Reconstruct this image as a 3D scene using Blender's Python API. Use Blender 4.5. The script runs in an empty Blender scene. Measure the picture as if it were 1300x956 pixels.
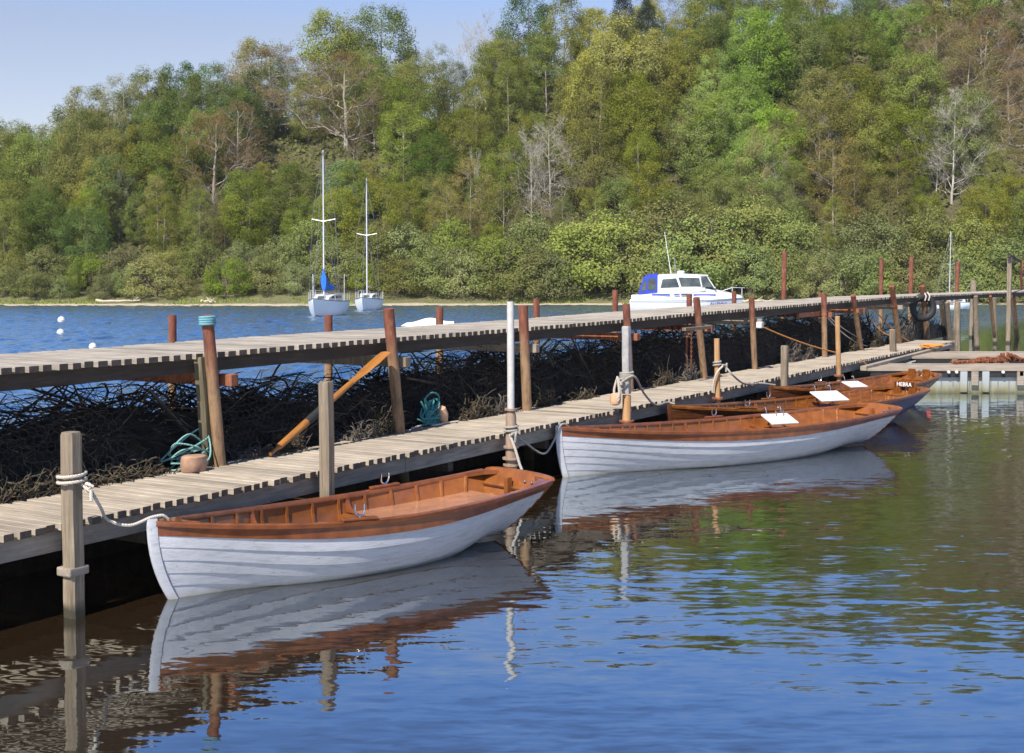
import bpy, bmesh, math, random
import numpy as np
from mathutils import Vector, Matrix, noise

R = random.Random(11)
HAZE = 0.00013
SC = bpy.context.scene
COL = SC.collection
PI = math.pi
V = Vector

# ------------------------------------------------------------------ camera
CAM_H = 2.6
FPX, CX, CY = 1600.0, 650.0, 433.0          # focal length and principal point, in photo pixels (1300 wide)
PITCH = math.atan(78.0 / FPX)
cam_d = bpy.data.cameras.new('camera')
cam = bpy.data.objects.new('camera', cam_d)
COL.objects.link(cam)
cam.location = (0, 0, CAM_H)
cam.rotation_euler = (PI / 2 - PITCH, 0, 0)
cam_d.sensor_width = 36.0
cam_d.lens = 36.0 * FPX / 1300.0
cam_d.shift_y = -(478.0 - CY) / 1300.0
cam_d.clip_start = 0.1
cam_d.clip_end = 6000
SC.camera = cam

def ray(px, py):
    x, y = (px - CX) / FPX, -(py - CY) / FPX
    return V((x, math.cos(PITCH) + y * math.sin(PITCH), -math.sin(PITCH) + y * math.cos(PITCH)))

def at_z(px, py, z):
    d = ray(px, py)
    return V((0, 0, CAM_H)) + d * ((z - CAM_H) / d.z)

def at_y(px, py, Y):
    d = ray(px, py)
    return V((0, 0, CAM_H)) + d * (Y / d.y)

ANG = math.atan2(0.8616, 0.5075)            # the jetty runs along this heading
SX, SY = math.cos(ANG), math.sin(ANG)

def P(s, n, z=0.0):
    return V((s * SX - n * SY, s * SY + n * SX, z))

def SN(p):
    return (p.x * SX + p.y * SY, -p.x * SY + p.y * SX)

def on_n(px, py, n):
    d = ray(px, py)
    k = n / (-d.x * SY + d.y * SX)
    return V((0, 0, CAM_H)) + d * k

def project(p):
    q = V(p) - V((0, 0, CAM_H))
    f = q.y * math.cos(PITCH) - q.z * math.sin(PITCH)
    u = q.y * math.sin(PITCH) + q.z * math.cos(PITCH)
    return (CX + FPX * q.x / f, CY - FPX * u / f)

def sm(a, b, x):
    t = max(0.0, min(1.0, (x - a) / (b - a)))
    return t * t * (3 - 2 * t)

def lerp_tab(tab, x):
    if x <= tab[0][0]: return tab[0][1]
    for (a, b), (c, d) in zip(tab, tab[1:]):
        if x <= c:
            t = (x - a) / (c - a)
            return b + (d - b) * t
    return tab[-1][1]
PZ = [(6, 1.85), (9.5, 1.862), (12, 1.888), (18, 1.922), (22, 1.972), (28, 2.022), (37, 2.098), (45, 2.09), (60, 2.066)]

# ------------------------------------------------------------------ mesh builder
class MB:
    def __init__(self):
        self.v, self.f = [], []
    def add(self, vs, fs):
        o = len(self.v)
        self.v += [tuple(p) for p in vs]
        self.f += [tuple(i + o for i in f) for f in fs]
        return self
    def box(self, c, size, M=None, bev=0.0):
        x, y, z = size[0] / 2, size[1] / 2, size[2] / 2
        if bev > 0:
            bm = bmesh.new()
            bmesh.ops.create_cube(bm, size=1.0)
            bmesh.ops.scale(bm, vec=size, verts=bm.verts)
            bmesh.ops.bevel(bm, geom=bm.edges[:], offset=bev, segments=2, affect='EDGES', profile=0.5)
            vs = [v.co.copy() for v in bm.verts]
            bm.verts.index_update()
            fs = [[v.index for v in f.verts] for f in bm.faces]
            bm.free()
        else:
            vs = [V((a * x, b * y, d * z)) for a in (-1, 1) for b in (-1, 1) for d in (-1, 1)]
            fs = [(0, 1, 3, 2), (4, 6, 7, 5), (0, 4, 5, 1), (2, 3, 7, 6), (0, 2, 6, 4), (1, 5, 7, 3)]
        if M is not None:
            vs = [M @ p for p in vs]
        return self.add([p + V(c) for p in vs], fs)
    def bar(self, a, b, w, h, up=(0, 0, 1), bev=0.0):
        a, b = V(a), V(b)
        d = (b - a)
        L = d.length
        d.normalize()
        u = V(up)
        s = u.cross(d)
        if s.length < 1e-4:
            s = V((1, 0, 0)).cross(d)
        s.normalize()
        u = d.cross(s)
        M = Matrix((d, s, u)).transposed()
        return self.box((a + b) / 2, (L, w, h), M, bev)
    def tube(self, pts, r, n=8, caps=True):
        pts = [V(p) for p in pts]
        k = len(pts)
        rs = r if isinstance(r, (list, tuple)) else [r] * k
        ts = []
        for i in range(k):
            t = pts[min(i + 1, k - 1)] - pts[max(i - 1, 0)]
            if t.length < 1e-9:
                t = V((0, 0, 1))
            ts.append(t.normalized())
        ref = V((0, 0, 1)) if abs(ts[0].z) < 0.9 else V((1, 0, 0))
        s = ts[0].cross(ref).normalized()
        vs, fs = [], []
        for i in range(k):
            s = (s - ts[i] * s.dot(ts[i]))
            if s.length < 1e-6:
                s = ts[i].orthogonal()
            s.normalize()
            u = ts[i].cross(s)
            for j in range(n):
                a = 2 * PI * j / n
                vs.append(pts[i] + (s * math.cos(a) + u * math.sin(a)) * rs[i])
        for i in range(k - 1):
            for j in range(n):
                j2 = (j + 1) % n
                fs.append((i * n + j, i * n + j2, (i + 1) * n + j2, (i + 1) * n + j))
        if caps:
            fs.append(tuple(range(n - 1, -1, -1)))
            fs.append(tuple(range((k - 1) * n, k * n)))
        return self.add(vs, fs)
    def lathe(self, c, prof, n=16):
        c = V(c)
        vs, fs = [], []
        for (r, z) in prof:
            for j in range(n):
                a = 2 * PI * j / n
                vs.append(c + V((r * math.cos(a), r * math.sin(a), z)))
        for i in range(len(prof) - 1):
            for j in range(n):
                j2 = (j + 1) % n
                fs.append((i * n + j, i * n + j2, (i + 1) * n + j2, (i + 1) * n + j))
        fs.append(tuple(range(n - 1, -1, -1)))
        fs.append(tuple(range((len(prof) - 1) * n, len(prof) * n)))
        return self.add(vs, fs)
    def prism(self, poly, depth_fn):
        """poly: list of points A; depth_fn(A)->B, closed solid between"""
        a = [V(p) for p in poly]
        b = [V(depth_fn(p)) for p in a]
        n = len(a)
        fs = [tuple(range(n)), tuple(range(2 * n - 1, n - 1, -1))]
        fs += [(i, i + n, (i + 1) % n + n, (i + 1) % n) for i in range(n)]
        return self.add(a + b, fs)
    def grid(self, rows, closed=False):
        m = len(rows[0])
        vs = [p for r in rows for p in r]
        fs = []
        for i in range(len(rows) - 1):
            for j in range(m - 1):
                fs.append((i * m + j, i * m + j + 1, (i + 1) * m + j + 1, (i + 1) * m + j))
        return self.add(vs, fs)
    def mesh(self, name, mat=None, smooth=False, sharp=35):
        me = bpy.data.meshes.new(name)
        me.from_pydata(self.v, [], self.f)
        bm = bmesh.new()
        bm.from_mesh(me)
        bmesh.ops.recalc_face_normals(bm, faces=bm.faces[:])
        if smooth:
            for f in bm.faces:
                f.smooth = True
            for e in bm.edges:
                if len(e.link_faces) == 2 and e.calc_face_angle(0) > math.radians(sharp):
                    e.smooth = False
        bm.to_mesh(me)
        bm.free()
        if mat:
            me.materials.append(mat)
        return me
    def build(self, name, mat=None, parent=None, smooth=False, sharp=35):
        o = bpy.data.objects.new(name, self.mesh(name, mat, smooth, sharp))
        COL.objects.link(o)
        if parent is not None:
            o.parent = parent
        return o

def tag(o, label=None, cat=None, group=None, kind=None):
    if label: o['label'] = label
    if cat: o['category'] = cat
    if group: o['group'] = group
    if kind: o['kind'] = kind
    return o

def empty(name, loc=(0, 0, 0), rz=0.0):
    o = bpy.data.objects.new(name, None)
    o.empty_display_size = 0.2
    o.location = loc
    o.rotation_euler = (0, 0, rz)
    COL.objects.link(o)
    return o

KIDS = {}
def kids(o):
    return [c for c in bpy.data.objects if c.parent == o]

def copy_tree(o, parent=None):
    c = o.copy()
    COL.objects.link(c)
    c.parent = parent
    for ch in kids(o):
        copy_tree(ch, c)
    return c

def spline(pts, n=8):
    pts = [V(p) for p in pts]
    out = []
    q = [pts[0] * 2 - pts[1]] + pts + [pts[-1] * 2 - pts[-2]]
    for i in range(1, len(q) - 2):
        a, b, c, d = q[i - 1], q[i], q[i + 1], q[i + 2]
        for k in range(n):
            t = k / n
            out.append(0.5 * ((2 * b) + (c - a) * t + (2 * a - 5 * b + 4 * c - d) * t * t + (3 * b - a - 3 * c + d) * t ** 3))
    out.append(pts[-1])
    return out

def sag(a, b, d, n=14):
    a, b = V(a), V(b)
    return [a.lerp(b, i / n) - V((0, 0, 4 * d * (i / n) * (1 - i / n))) for i in range(n + 1)]

def text_mesh(s, size, extrude=0.002):
    cu = bpy.data.curves.new('lettering', 'FONT')
    cu.body = s
    cu.size = size
    cu.extrude = extrude
    cu.align_x = 'CENTER'
    cu.align_y = 'CENTER'
    o = bpy.data.objects.new('lettering', cu)
    COL.objects.link(o)
    bpy.context.view_layer.update()
    dg = bpy.context.evaluated_depsgraph_get()
    me = bpy.data.meshes.new_from_object(o.evaluated_get(dg))
    bpy.data.objects.remove(o)
    bpy.data.curves.remove(cu)
    return me

# ------------------------------------------------------------------ materials
class Mat:
    def __init__(self, name):
        self.m = bpy.data.materials.new(name)
        self.m.use_nodes = True
        self.nt = self.m.node_tree
        self.b = self.nt.nodes['Principled BSDF']
        self.out = self.nt.nodes['Material Output']
    def n(self, t, **kw):
        x = self.nt.nodes.new(t)
        for k, v in kw.items():
            setattr(x, k, v)
        return x
    def l(self, a, b):
        self.nt.links.new(a, b)
    def coords(self, scale=(1, 1, 1), src='Object', rot=(0, 0, 0)):
        tc = self.n('ShaderNodeTexCoord')
        mp = self.n('ShaderNodeMapping')
        mp.inputs['Scale'].default_value = scale
        mp.inputs['Rotation'].default_value = rot
        self.l(tc.outputs[src], mp.inputs['Vector'])
        return mp.outputs[0]
    def noise(self, vec, scale, detail=4, rough=0.55, dist=0.0):
        x = self.n('ShaderNodeTexNoise')
        x.inputs['Scale'].default_value = scale
        x.inputs['Detail'].default_value = detail
        x.inputs['Roughness'].default_value = rough
        x.inputs['Distortion'].default_value = dist
        if vec is not None:
            self.l(vec, x.inputs['Vector'])
        return x.outputs['Fac']
    def ramp(self, fac, stops):
        x = self.n('ShaderNodeValToRGB')
        e = x.color_ramp.elements
        while len(e) < len(stops):
            e.new(0.5)
        for i, (p, c) in enumerate(stops):
            e[i].position = p
            e[i].color = (c[0], c[1], c[2], 1) if not isinstance(c, (int, float)) else (c, c, c, 1)
        self.l(fac, x.inputs[0])
        return x.outputs[0]
    def mix(self, fac, a, b, mode='MIX'):
        x = self.n('ShaderNodeMix', data_type='RGBA', blend_type=mode)
        for sock, v in ((0, fac), (6, a), (7, b)):
            if hasattr(v, 'links'):
                self.l(v, x.inputs[sock])
            elif isinstance(v, (int, float)):
                x.inputs[sock].default_value = v
            else:
                x.inputs[sock].default_value = (v[0], v[1], v[2], 1)
        return x.outputs[2]
    def math(self, op, a, b=None, clamp=False):
        x = self.n('ShaderNodeMath', operation=op)
        x.use_clamp = clamp
        for i, v in enumerate((a, b)):
            if v is None: continue
            if hasattr(v, 'links'):
                self.l(v, x.inputs[i])
            else:
                x.inputs[i].default_value = v
        return x.outputs[0]
    def sep(self, vec):
        x = self.n('ShaderNodeSeparateXYZ')
        self.l(vec, x.inputs[0])
        return x.outputs
    def bump(self, h, strength=0.3, dist=0.01):
        x = self.n('ShaderNodeBump')
        x.inputs['Strength'].default_value = strength
        x.inputs['Distance'].default_value = dist
        self.l(h, x.inputs['Height'])
        self.l(x.outputs[0], self.b.inputs['Normal'])
    def set(self, base=None, rough=0.6, metal=0.0, spec=None, coat=None):
        if base is not None:
            if hasattr(base, 'links'):
                self.l(base, self.b.inputs['Base Color'])
            else:
                self.b.inputs['Base Color'].default_value = (base[0], base[1], base[2], 1)
        self.b.inputs['Roughness'].default_value = rough
        self.b.inputs['Metallic'].default_value = metal
        if spec is not None:
            self.b.inputs['Specular IOR Level'].default_value = spec
        if coat:
            self.b.inputs['Coat Weight'].default_value = coat
            self.b.inputs['Coat Roughness'].default_value = 0.08
        return self.m

def wood(name, c_dark, c_mid, c_light, grain=(40, 2.5, 40), rough=0.8, bump=0.5, island=True, wet=None, src='Object'):
    m = Mat(name)
    co = m.coords(grain, src)
    a = m.noise(co, 1.0, 6, 0.65, 0.4)
    base = m.ramp(a, [(0.25, c_dark), (0.5, c_mid), (0.75, c_light)])
    co2 = m.coords((1, 1, 1), src)
    bl = m.noise(co2, 2.3, 4, 0.6)
    base = m.mix(m.ramp(bl, [(0.35, 0.0), (0.7, 0.6)]), base, tuple(x * 0.55 for x in c_mid))
    if island:
        g = m.n('ShaderNodeNewGeometry')
        k = m.ramp(g.outputs['Random Per Island'], [(0.0, 0.55), (0.1, 0.82), (0.5, 0.97), (1.0, 1.10)])
        base = m.mix(1.0, base, k, 'MULTIPLY')
    if wet:
        z = m.sep(m.coords((1, 1, 1), src))[2]
        zz = m.math('ADD', z, m.math('MULTIPLY', m.noise(co2, 6, 3), 0.12))
        base = m.mix(m.ramp(m.math('DIVIDE', zz, 1.0), [(wet, 1.0), (wet + 0.08, 0.0)]), base, (0.035, 0.03, 0.018))
    m.bump(a, bump, 0.006)
    return m.set(base, rough)

M = {}
M['deck'] = wood('weathered_deck_wood', (0.20, 0.165, 0.125), (0.385, 0.325, 0.255), (0.52, 0.45, 0.36))
M['deck_grey'] = wood('grey_deck_wood', (0.18, 0.155, 0.13), (0.325, 0.285, 0.235), (0.44, 0.39, 0.33))
M['fascia'] = wood('fascia_wood', (0.15, 0.12, 0.095), (0.30, 0.25, 0.20), (0.42, 0.36, 0.30), grain=(2.5, 30, 30), island=False)
M['beam_dark'] = wood('dark_beam_wood', (0.018, 0.014, 0.011), (0.042, 0.03, 0.021), (0.08, 0.058, 0.04), grain=(2.5, 30, 30), island=False)  # very dark brown wood for beams, crossbeams and gate rail
M['post_mossy'] = wood('mossy_stub_wood', (0.05, 0.045, 0.025), (0.13, 0.11, 0.065), (0.22, 0.18, 0.115), grain=(22, 22, 1.5), island=False, bump=1.0)
M['end_grain'] = wood('dark_end_grain', (0.05, 0.04, 0.03), (0.11, 0.08, 0.06), (0.17, 0.13, 0.10), grain=(30, 30, 30), island=True)  # plank end faces, a darker brown than the deck boards
M['post'] = wood('weathered_post_wood', (0.065, 0.048, 0.032), (0.21, 0.165, 0.115), (0.36, 0.29, 0.21), grain=(24, 24, 1.3), island=False, wet=0.11, bump=1.0)
M['post_orange'] = wood('fresh_post_wood', (0.30, 0.17, 0.075), (0.48, 0.27, 0.12), (0.58, 0.36, 0.18), grain=(26, 26, 2), island=False, wet=0.1)
M['pontoon_deck'] = wood('pontoon_board_wood', (0.20, 0.155, 0.11), (0.34, 0.275, 0.21), (0.44, 0.37, 0.29), grain=(2, 14, 30), island=True)
M['oar'] = wood('varnished_oar_wood', (0.20, 0.075, 0.017), (0.36, 0.145, 0.03), (0.46, 0.21, 0.055), grain=(3, 40, 40), rough=0.3, bump=0.1, island=False)

def rust(name, top=(0.165, 0.050, 0.028), mud=(0.25, 0.155, 0.085), zsplit=1.75, width=0.25):
    m = Mat(name)
    co = m.coords((1, 1, 1))
    a = m.noise(m.coords((14, 14, 5)), 1.0, 6, 0.7)
    c1 = m.ramp(a, [(0.3, tuple(x * 0.55 for x in top)), (0.5, top), (0.72, (top[0] * 1.5, top[1] * 1.9, top[2] * 1.8))])
    c2 = m.ramp(a, [(0.3, tuple(x * 0.5 for x in mud)), (0.5, mud), (0.75, tuple(min(1, x * 1.35) for x in mud))])
    z = m.sep(co)[2]
    zz = m.math('ADD', z, m.math('MULTIPLY', m.noise(m.coords((8, 8, 1.2)), 1.0, 4), 0.8))
    f = m.n('ShaderNodeMapRange')
    f.inputs['From Min'].default_value = zsplit + 0.4 - width
    f.inputs['From Max'].default_value = zsplit + 0.4 + width
    m.l(zz, f.inputs['Value'])
    col = m.mix(f.outputs[0], c2, c1)
    st = m.noise(m.coords((16, 16, 0.9)), 1.0, 5, 0.7)           # rust streaks down the shaft
    col = m.mix(m.ramp(st, [(0.52, 0.0), (0.68, 0.75)]), col, (0.075, 0.032, 0.02))
    pl = m.noise(m.coords((7, 7, 3)), 1.0, 4, 0.6)
    col = m.mix(m.ramp(pl, [(0.60, 0.0), (0.70, 0.55)]), col, (0.34, 0.19, 0.10))
    wt = m.math('ADD', z, m.math('MULTIPLY', m.noise(m.coords((6, 6, 6)), 1.0, 3), 0.3))
    col = m.mix(m.ramp(wt, [(0.50, 0.8), (0.72, 0.0)]), col, (0.06, 0.05, 0.03))
    m.bump(a, 0.7, 0.008)
    return m.set(col, 0.85)
M['rust'] = rust('rusty_steel')
M['rust_plain'] = rust('rusty_steel_bracket', top=(0.25, 0.085, 0.04), zsplit=-5)
M['rust_chain'] = rust('rusty_chain_steel', top=(0.20, 0.06, 0.025), zsplit=-5)

def paint(name, col, rough=0.4, var=0.12, wear=None, scale=9, bump=0.15, coat=None):
    m = Mat(name)
    a = m.noise(m.coords((1, 1, 1)), scale, 6, 0.65)
    base = m.ramp(a, [(0.3, tuple(x * (1 - var * 1.6) for x in col)), (0.6, col), (0.8, tuple(min(1, x * (1 + var)) for x in col))])
    if wear:
        w = m.noise(m.coords((2, 7, 7)), 4.0, 8, 0.75)
        base = m.mix(m.ramp(w, [(0.62, 0.0), (0.70, 0.8)]), base, wear)
    m.bump(m.noise(m.coords((1, 1, 1)), scale * 5, 4, 0.6), bump, 0.004)
    return m.set(base, rough, coat=coat)
def hullpaint():
    m = Mat('white_hull_paint')
    a = m.noise(m.coords((2, 7, 14)), 2.0, 7, 0.7)
    base = m.ramp(a, [(0.28, (0.33, 0.335, 0.36)), (0.5, (0.445, 0.45, 0.485)), (0.8, (0.50, 0.505, 0.54))])
    z = m.sep(m.coords())[2]
    zz = m.math('ADD', z, m.math('MULTIPLY', m.noise(m.coords((5, 5, 12)), 1.5, 5, 0.7), 0.09))
    base = m.mix(m.ramp(zz, [(0.045, 0.75), (0.10, 0.0)]), base, (0.30, 0.28, 0.22))
    spots = m.noise(m.coords((9, 9, 9)), 3.0, 2, 0.5)
    base = m.mix(m.ramp(spots, [(0.70, 0.0), (0.74, 0.6)]), base, (0.20, 0.18, 0.17))
    scuff = m.noise(m.coords((1.2, 9, 16)), 2.5, 8, 0.8)
    base = m.mix(m.ramp(scuff, [(0.60, 0.0), (0.72, 0.55)]), base, (0.27, 0.265, 0.27))
    brush = m.noise(m.coords((5, 30, 40)), 2.2, 5, 0.7)
    m.bump(brush, 0.55, 0.005)
    return m.set(base, 0.45)
M['white_hull'] = hullpaint()
M['boat_brown'] = paint('brown_boat_paint', (0.21, 0.064, 0.018), 0.28, 0.3, wear=(0.16, 0.06, 0.03), scale=7, coat=0.3)
M['boat_brown_in'] = paint('inner_brown_boat_paint', (0.26, 0.085, 0.018), 0.32, 0.25, wear=(0.2, 0.07, 0.025), scale=6, coat=0.3)
M['bench_sheen'] = paint('worn_bench_paint', (0.40, 0.20, 0.12), 0.22, 0.2, wear=(0.3, 0.15, 0.1), scale=6, coat=0.5)
M['varnish'] = wood('varnished_plank_wood', (0.075, 0.022, 0.006), (0.185, 0.060, 0.012), (0.33, 0.125, 0.028), grain=(1.5, 22, 22), rough=0.22, bump=0.1, island=False)
M['varnish_dark'] = wood('dark_varnished_hull_wood', (0.045, 0.016, 0.008), (0.10, 0.035, 0.014), (0.15, 0.055, 0.02), grain=(1.5, 22, 22), rough=0.2, bump=0.1, island=False)
M['gelcoat'] = paint('white_gelcoat', (0.56, 0.565, 0.57), 0.3, 0.05, bump=0.0)
M['gel_bluewhite'] = paint('bluish_white_gelcoat', (0.74, 0.765, 0.785), 0.35, 0.04, bump=0.0)
M['blue_canvas'] = paint('blue_canvas', (0.02, 0.045, 0.36), 0.8, 0.2, bump=0.2)
M['sail_blue'] = paint('bright_blue_canvas', (0.012, 0.13, 0.50), 0.8, 0.2, bump=0.2)
M['blue_stripe'] = paint('blue_stripe_paint', (0.05, 0.08, 0.45), 0.4, 0.05)
M['grey_paint'] = paint('grey_trim_paint', (0.16, 0.17, 0.18), 0.5, 0.1)
M['antifoul'] = paint('dark_antifouling_paint', (0.03, 0.035, 0.05), 0.6, 0.2)
M['rubber'] = paint('black_rubber', (0.018, 0.018, 0.02), 0.7, 0.3)
M['white_plastic'] = paint('white_plastic', (0.62, 0.62, 0.60), 0.4, 0.03)
M['red_paint'] = paint('red_paint', (0.45, 0.03, 0.03), 0.5, 0.1)
M['post_grey'] = paint('grey_post_paint', (0.36, 0.345, 0.33), 0.6, 0.2, wear=(0.20, 0.16, 0.12), scale=10, bump=0.5)
M['pole_white'] = paint('peeling_white_pole_paint', (0.50, 0.48, 0.46), 0.55, 0.12, wear=(0.34, 0.28, 0.22), scale=12, bump=0.4)
M['sleeve'] = wood('brown_sleeve_wood', (0.16, 0.10, 0.07), (0.30, 0.21, 0.15), (0.42, 0.31, 0.23), grain=(20, 20, 3), island=False)
M['concrete_float'] = None
M['chrome'] = Mat('chrome').set((0.75, 0.76, 0.78), 0.15, 1.0)
M['alloy'] = Mat('mast_alloy').set((0.55, 0.555, 0.57), 0.4, 0.3)
M['wire'] = Mat('rigging_wire').set((0.30, 0.31, 0.33), 0.4, 0.7)
M['net_wire'] = Mat('old_netting_wire').set((0.035, 0.028, 0.023), 0.7, 0.0)
M['letter_white'] = Mat('white_lettering').set((0.85, 0.84, 0.8), 0.5)
M['letter_purple'] = Mat('purple_lettering').set((0.10, 0.10, 0.30), 0.5)
def glass():
    m = Mat('dark_cabin_glass')
    a = m.noise(m.coords((1, 1, 1)), 2.0, 2)
    return m.set(m.ramp(a, [(0.3, (0.035, 0.04, 0.038)), (0.7, (0.09, 0.10, 0.085))]), 0.08)
M['glass'] = glass()
def rope_m(name, c):
    m = Mat(name)
    w = m.n('ShaderNodeTexWave')
    w.inputs['Scale'].default_value = 26
    w.inputs['Distortion'].default_value = 3
    m.l(m.coords((1, 1, 1), 'Object', (0.5, 0.7, 0.4)), w.inputs['Vector'])
    base = m.ramp(w.outputs['Fac'], [(0.1, tuple(x * 0.5 for x in c)), (0.6, c), (0.9, tuple(min(1, x * 1.15) for x in c))])
    m.bump(w.outputs['Fac'], 0.6, 0.004)
    return m.set(base, 0.9)
M['rope'] = rope_m('cream_rope_fibre', (0.56, 0.50, 0.43))
M['rope_grey'] = rope_m('grey_rope_fibre', (0.36, 0.33, 0.29))
M['rope_teal'] = rope_m('teal_rope_fibre', (0.20, 0.42, 0.39))
M['rope_deepteal'] = rope_m('deep_teal_rope_fibre', (0.05, 0.24, 0.25))
M['rope_blue'] = rope_m('light_blue_rope_fibre', (0.15, 0.36, 0.42))
M['rope_orange'] = rope_m('orange_rope_fibre', (0.62, 0.26, 0.06))
M['rope_red'] = rope_m('reddish_rope_fibre', (0.42, 0.24, 0.17))
M['block'] = paint('reddish_block', (0.40, 0.24, 0.16), 0.9, 0.25, bump=0.5)
M['cork'] = paint('tan_float', (0.58, 0.36, 0.22), 0.8, 0.2, bump=0.3)
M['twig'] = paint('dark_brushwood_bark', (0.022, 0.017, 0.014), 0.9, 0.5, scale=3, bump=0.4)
M['twig_dry'] = paint('dry_root_fibre', (0.085, 0.066, 0.040), 0.9, 0.45, scale=14, bump=0.3)
M['twig_grey'] = paint('grey_dry_twig', (0.125, 0.105, 0.085), 0.9, 0.4, scale=10, bump=0.3)
M['stick'] = paint('weathered_stick_bark', (0.085, 0.066, 0.05), 0.9, 0.6, scale=5, bump=0.5)
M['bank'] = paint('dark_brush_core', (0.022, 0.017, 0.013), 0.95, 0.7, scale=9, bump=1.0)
M['stone'] = paint('pale_driftwood', (0.50, 0.43, 0.33), 0.9, 0.2, scale=3)

def float_wall():
    m = Mat('pale_float_wall')
    co = m.coords((1, 1, 1))
    z = m.sep(co)[2]
    zz = m.math('ADD', z, m.math('MULTIPLY', m.noise(m.coords((7, 7, 2)), 1.0, 5, 0.7), 0.22))
    base = m.ramp(zz, [(0.12, (0.11, 0.10, 0.05)), (0.24, (0.23, 0.225, 0.15)), (0.36, (0.29, 0.31, 0.31)), (0.6, (0.32, 0.345, 0.355))])
    st = m.noise(m.coords((9, 9, 0.7)), 1.0, 5, 0.7)
    base = m.mix(m.ramp(st, [(0.55, 0.0), (0.75, 0.5)]), base, (0.30, 0.27, 0.2))
    return m.set(base, 0.7)
M['concrete_float'] = float_wall()

def leafmat(name, c1, c2, hv=0.03, trans=0.42, src='Object'):
    m = Mat(name)
    m.nt.nodes.remove(m.b)
    co = m.coords((1, 1, 1))
    a = m.noise(co, 0.55, 3, 0.6)
    b = m.noise(co, 6.0, 2, 0.5)
    col = m.ramp(m.math('ADD', m.math('MULTIPLY', a, 0.7), m.math('MULTIPLY', b, 0.3)), [(0.36, c1), (0.62, c2)])
    oi = m.n('ShaderNodeObjectInfo')
    hs = m.n('ShaderNodeHueSaturation')
    m.l(m.math('ADD', m.math('MULTIPLY', oi.outputs['Random'], hv * 2), 0.5 - hv), hs.inputs['Hue'])
    h2 = m.math('FRACT', m.math('MULTIPLY', oi.outputs['Random'], 17.3))
    m.l(m.math('ADD', m.math('MULTIPLY', h2, 0.5), 0.72), hs.inputs['Value'])
    h3 = m.math('FRACT', m.math('MULTIPLY', oi.outputs['Random'], 41.7))
    m.l(m.math('ADD', m.math('MULTIPLY', h3, 0.25), 0.85), hs.inputs['Saturation'])
    m.l(col, hs.inputs['Color'])
    d = m.n('ShaderNodeBsdfDiffuse')
    t = m.n('ShaderNodeBsdfTranslucent')
    x = m.n('ShaderNodeMixShader')
    x.inputs[0].default_value = trans
    m.l(hs.outputs[0], d.inputs[0])
    m.l(hs.outputs[0], t.inputs[0])
    m.l(d.outputs[0], x.inputs[1])
    m.l(t.outputs[0], x.inputs[2])
    m.l(x.outputs[0], m.out.inputs['Surface'])
    return m.m
LEAF = {
    'olive':  leafmat('olive_leaf', (0.158, 0.182, 0.033), (0.303, 0.316, 0.066)),
    'dark':   leafmat('dark_green_leaf', (0.088, 0.127, 0.027), (0.181, 0.232, 0.048)),
    'bright': leafmat('bright_green_leaf', (0.175, 0.263, 0.040), (0.312, 0.413, 0.073), 0.012),
    'yellow': leafmat('yellow_green_leaf', (0.312, 0.312, 0.056), (0.480, 0.463, 0.088), 0.008),
    'brown':  leafmat('bronze_bud_leaf', (0.188, 0.135, 0.053), (0.300, 0.219, 0.088), 0.012),
    'sparse': leafmat('thin_olive_bud_leaf', (0.205, 0.178, 0.050), (0.333, 0.293, 0.085)),
    'fresh':  leafmat('pale_fresh_leaf', (0.175, 0.263, 0.088), (0.300, 0.400, 0.150), 0.01),
    'shrub':  leafmat('grey_green_leaf', (0.170, 0.187, 0.059), (0.293, 0.314, 0.106)),
    'shrubb': leafmat('lime_shrub_leaf', (0.182, 0.236, 0.048), (0.306, 0.362, 0.081)),
    'pine':   leafmat('blackish_needle', (0.027, 0.040, 0.021), (0.069, 0.088, 0.043)),
    'ground': leafmat('undergrowth_leaf', (0.122, 0.131, 0.031), (0.242, 0.248, 0.063)),
    'grass':  leafmat('shore_grass_blade', (0.188, 0.225, 0.050), (0.338, 0.350, 0.100)),
}
def bark(name, c):
    m = Mat(name)
    a = m.noise(m.coords((6, 6, 2)), 1.0, 5, 0.7)
    return m.set(m.ramp(a, [(0.3, tuple(x * 0.55 for x in c)), (0.7, tuple(x * 1.2 for x in c))]), 0.9)
BARK = {'brown': bark('brown_bark', (0.15, 0.115, 0.085)), 'pale': bark('pale_bark', (0.44, 0.40, 0.34)),
        'grey': bark('grey_bark', (0.33, 0.285, 0.235)), 'bare': bark('bare_twig_bark', (0.22, 0.17, 0.125))}

# ------------------------------------------------------------------ sky and sun
SUN_H = V((-0.465, -0.885))
SUN_EL = math.radians(49)
w = bpy.data.worlds.new('World')
SC.world = w
w.use_nodes = True
sky = w.node_tree.nodes.new('ShaderNodeTexSky')
sky.sky_type = 'NISHITA'
sky.sun_disc = False
sky.sun_elevation = SUN_EL
sky.sun_rotation = math.atan2(SUN_H.x, SUN_H.y)
sky.air_density = 1.0
sky.dust_density = 0.3
sky.ozone_density = 5.0
bg = w.node_tree.nodes['Background']
tint = w.node_tree.nodes.new('ShaderNodeMix')
tint.data_type = 'RGBA'
tint.blend_type = 'MULTIPLY'
tint.inputs[0].default_value = 1.0
tcw = w.node_tree.nodes.new('ShaderNodeTexCoord')
spw = w.node_tree.nodes.new('ShaderNodeSeparateXYZ')
w.node_tree.links.new(tcw.outputs['Generated'], spw.inputs[0])
rmw = w.node_tree.nodes.new('ShaderNodeValToRGB')            # pale spring haze low down, deep clear blue above it
els = rmw.color_ramp.elements
while len(els) < 4:
    els.new(0.5)
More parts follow.
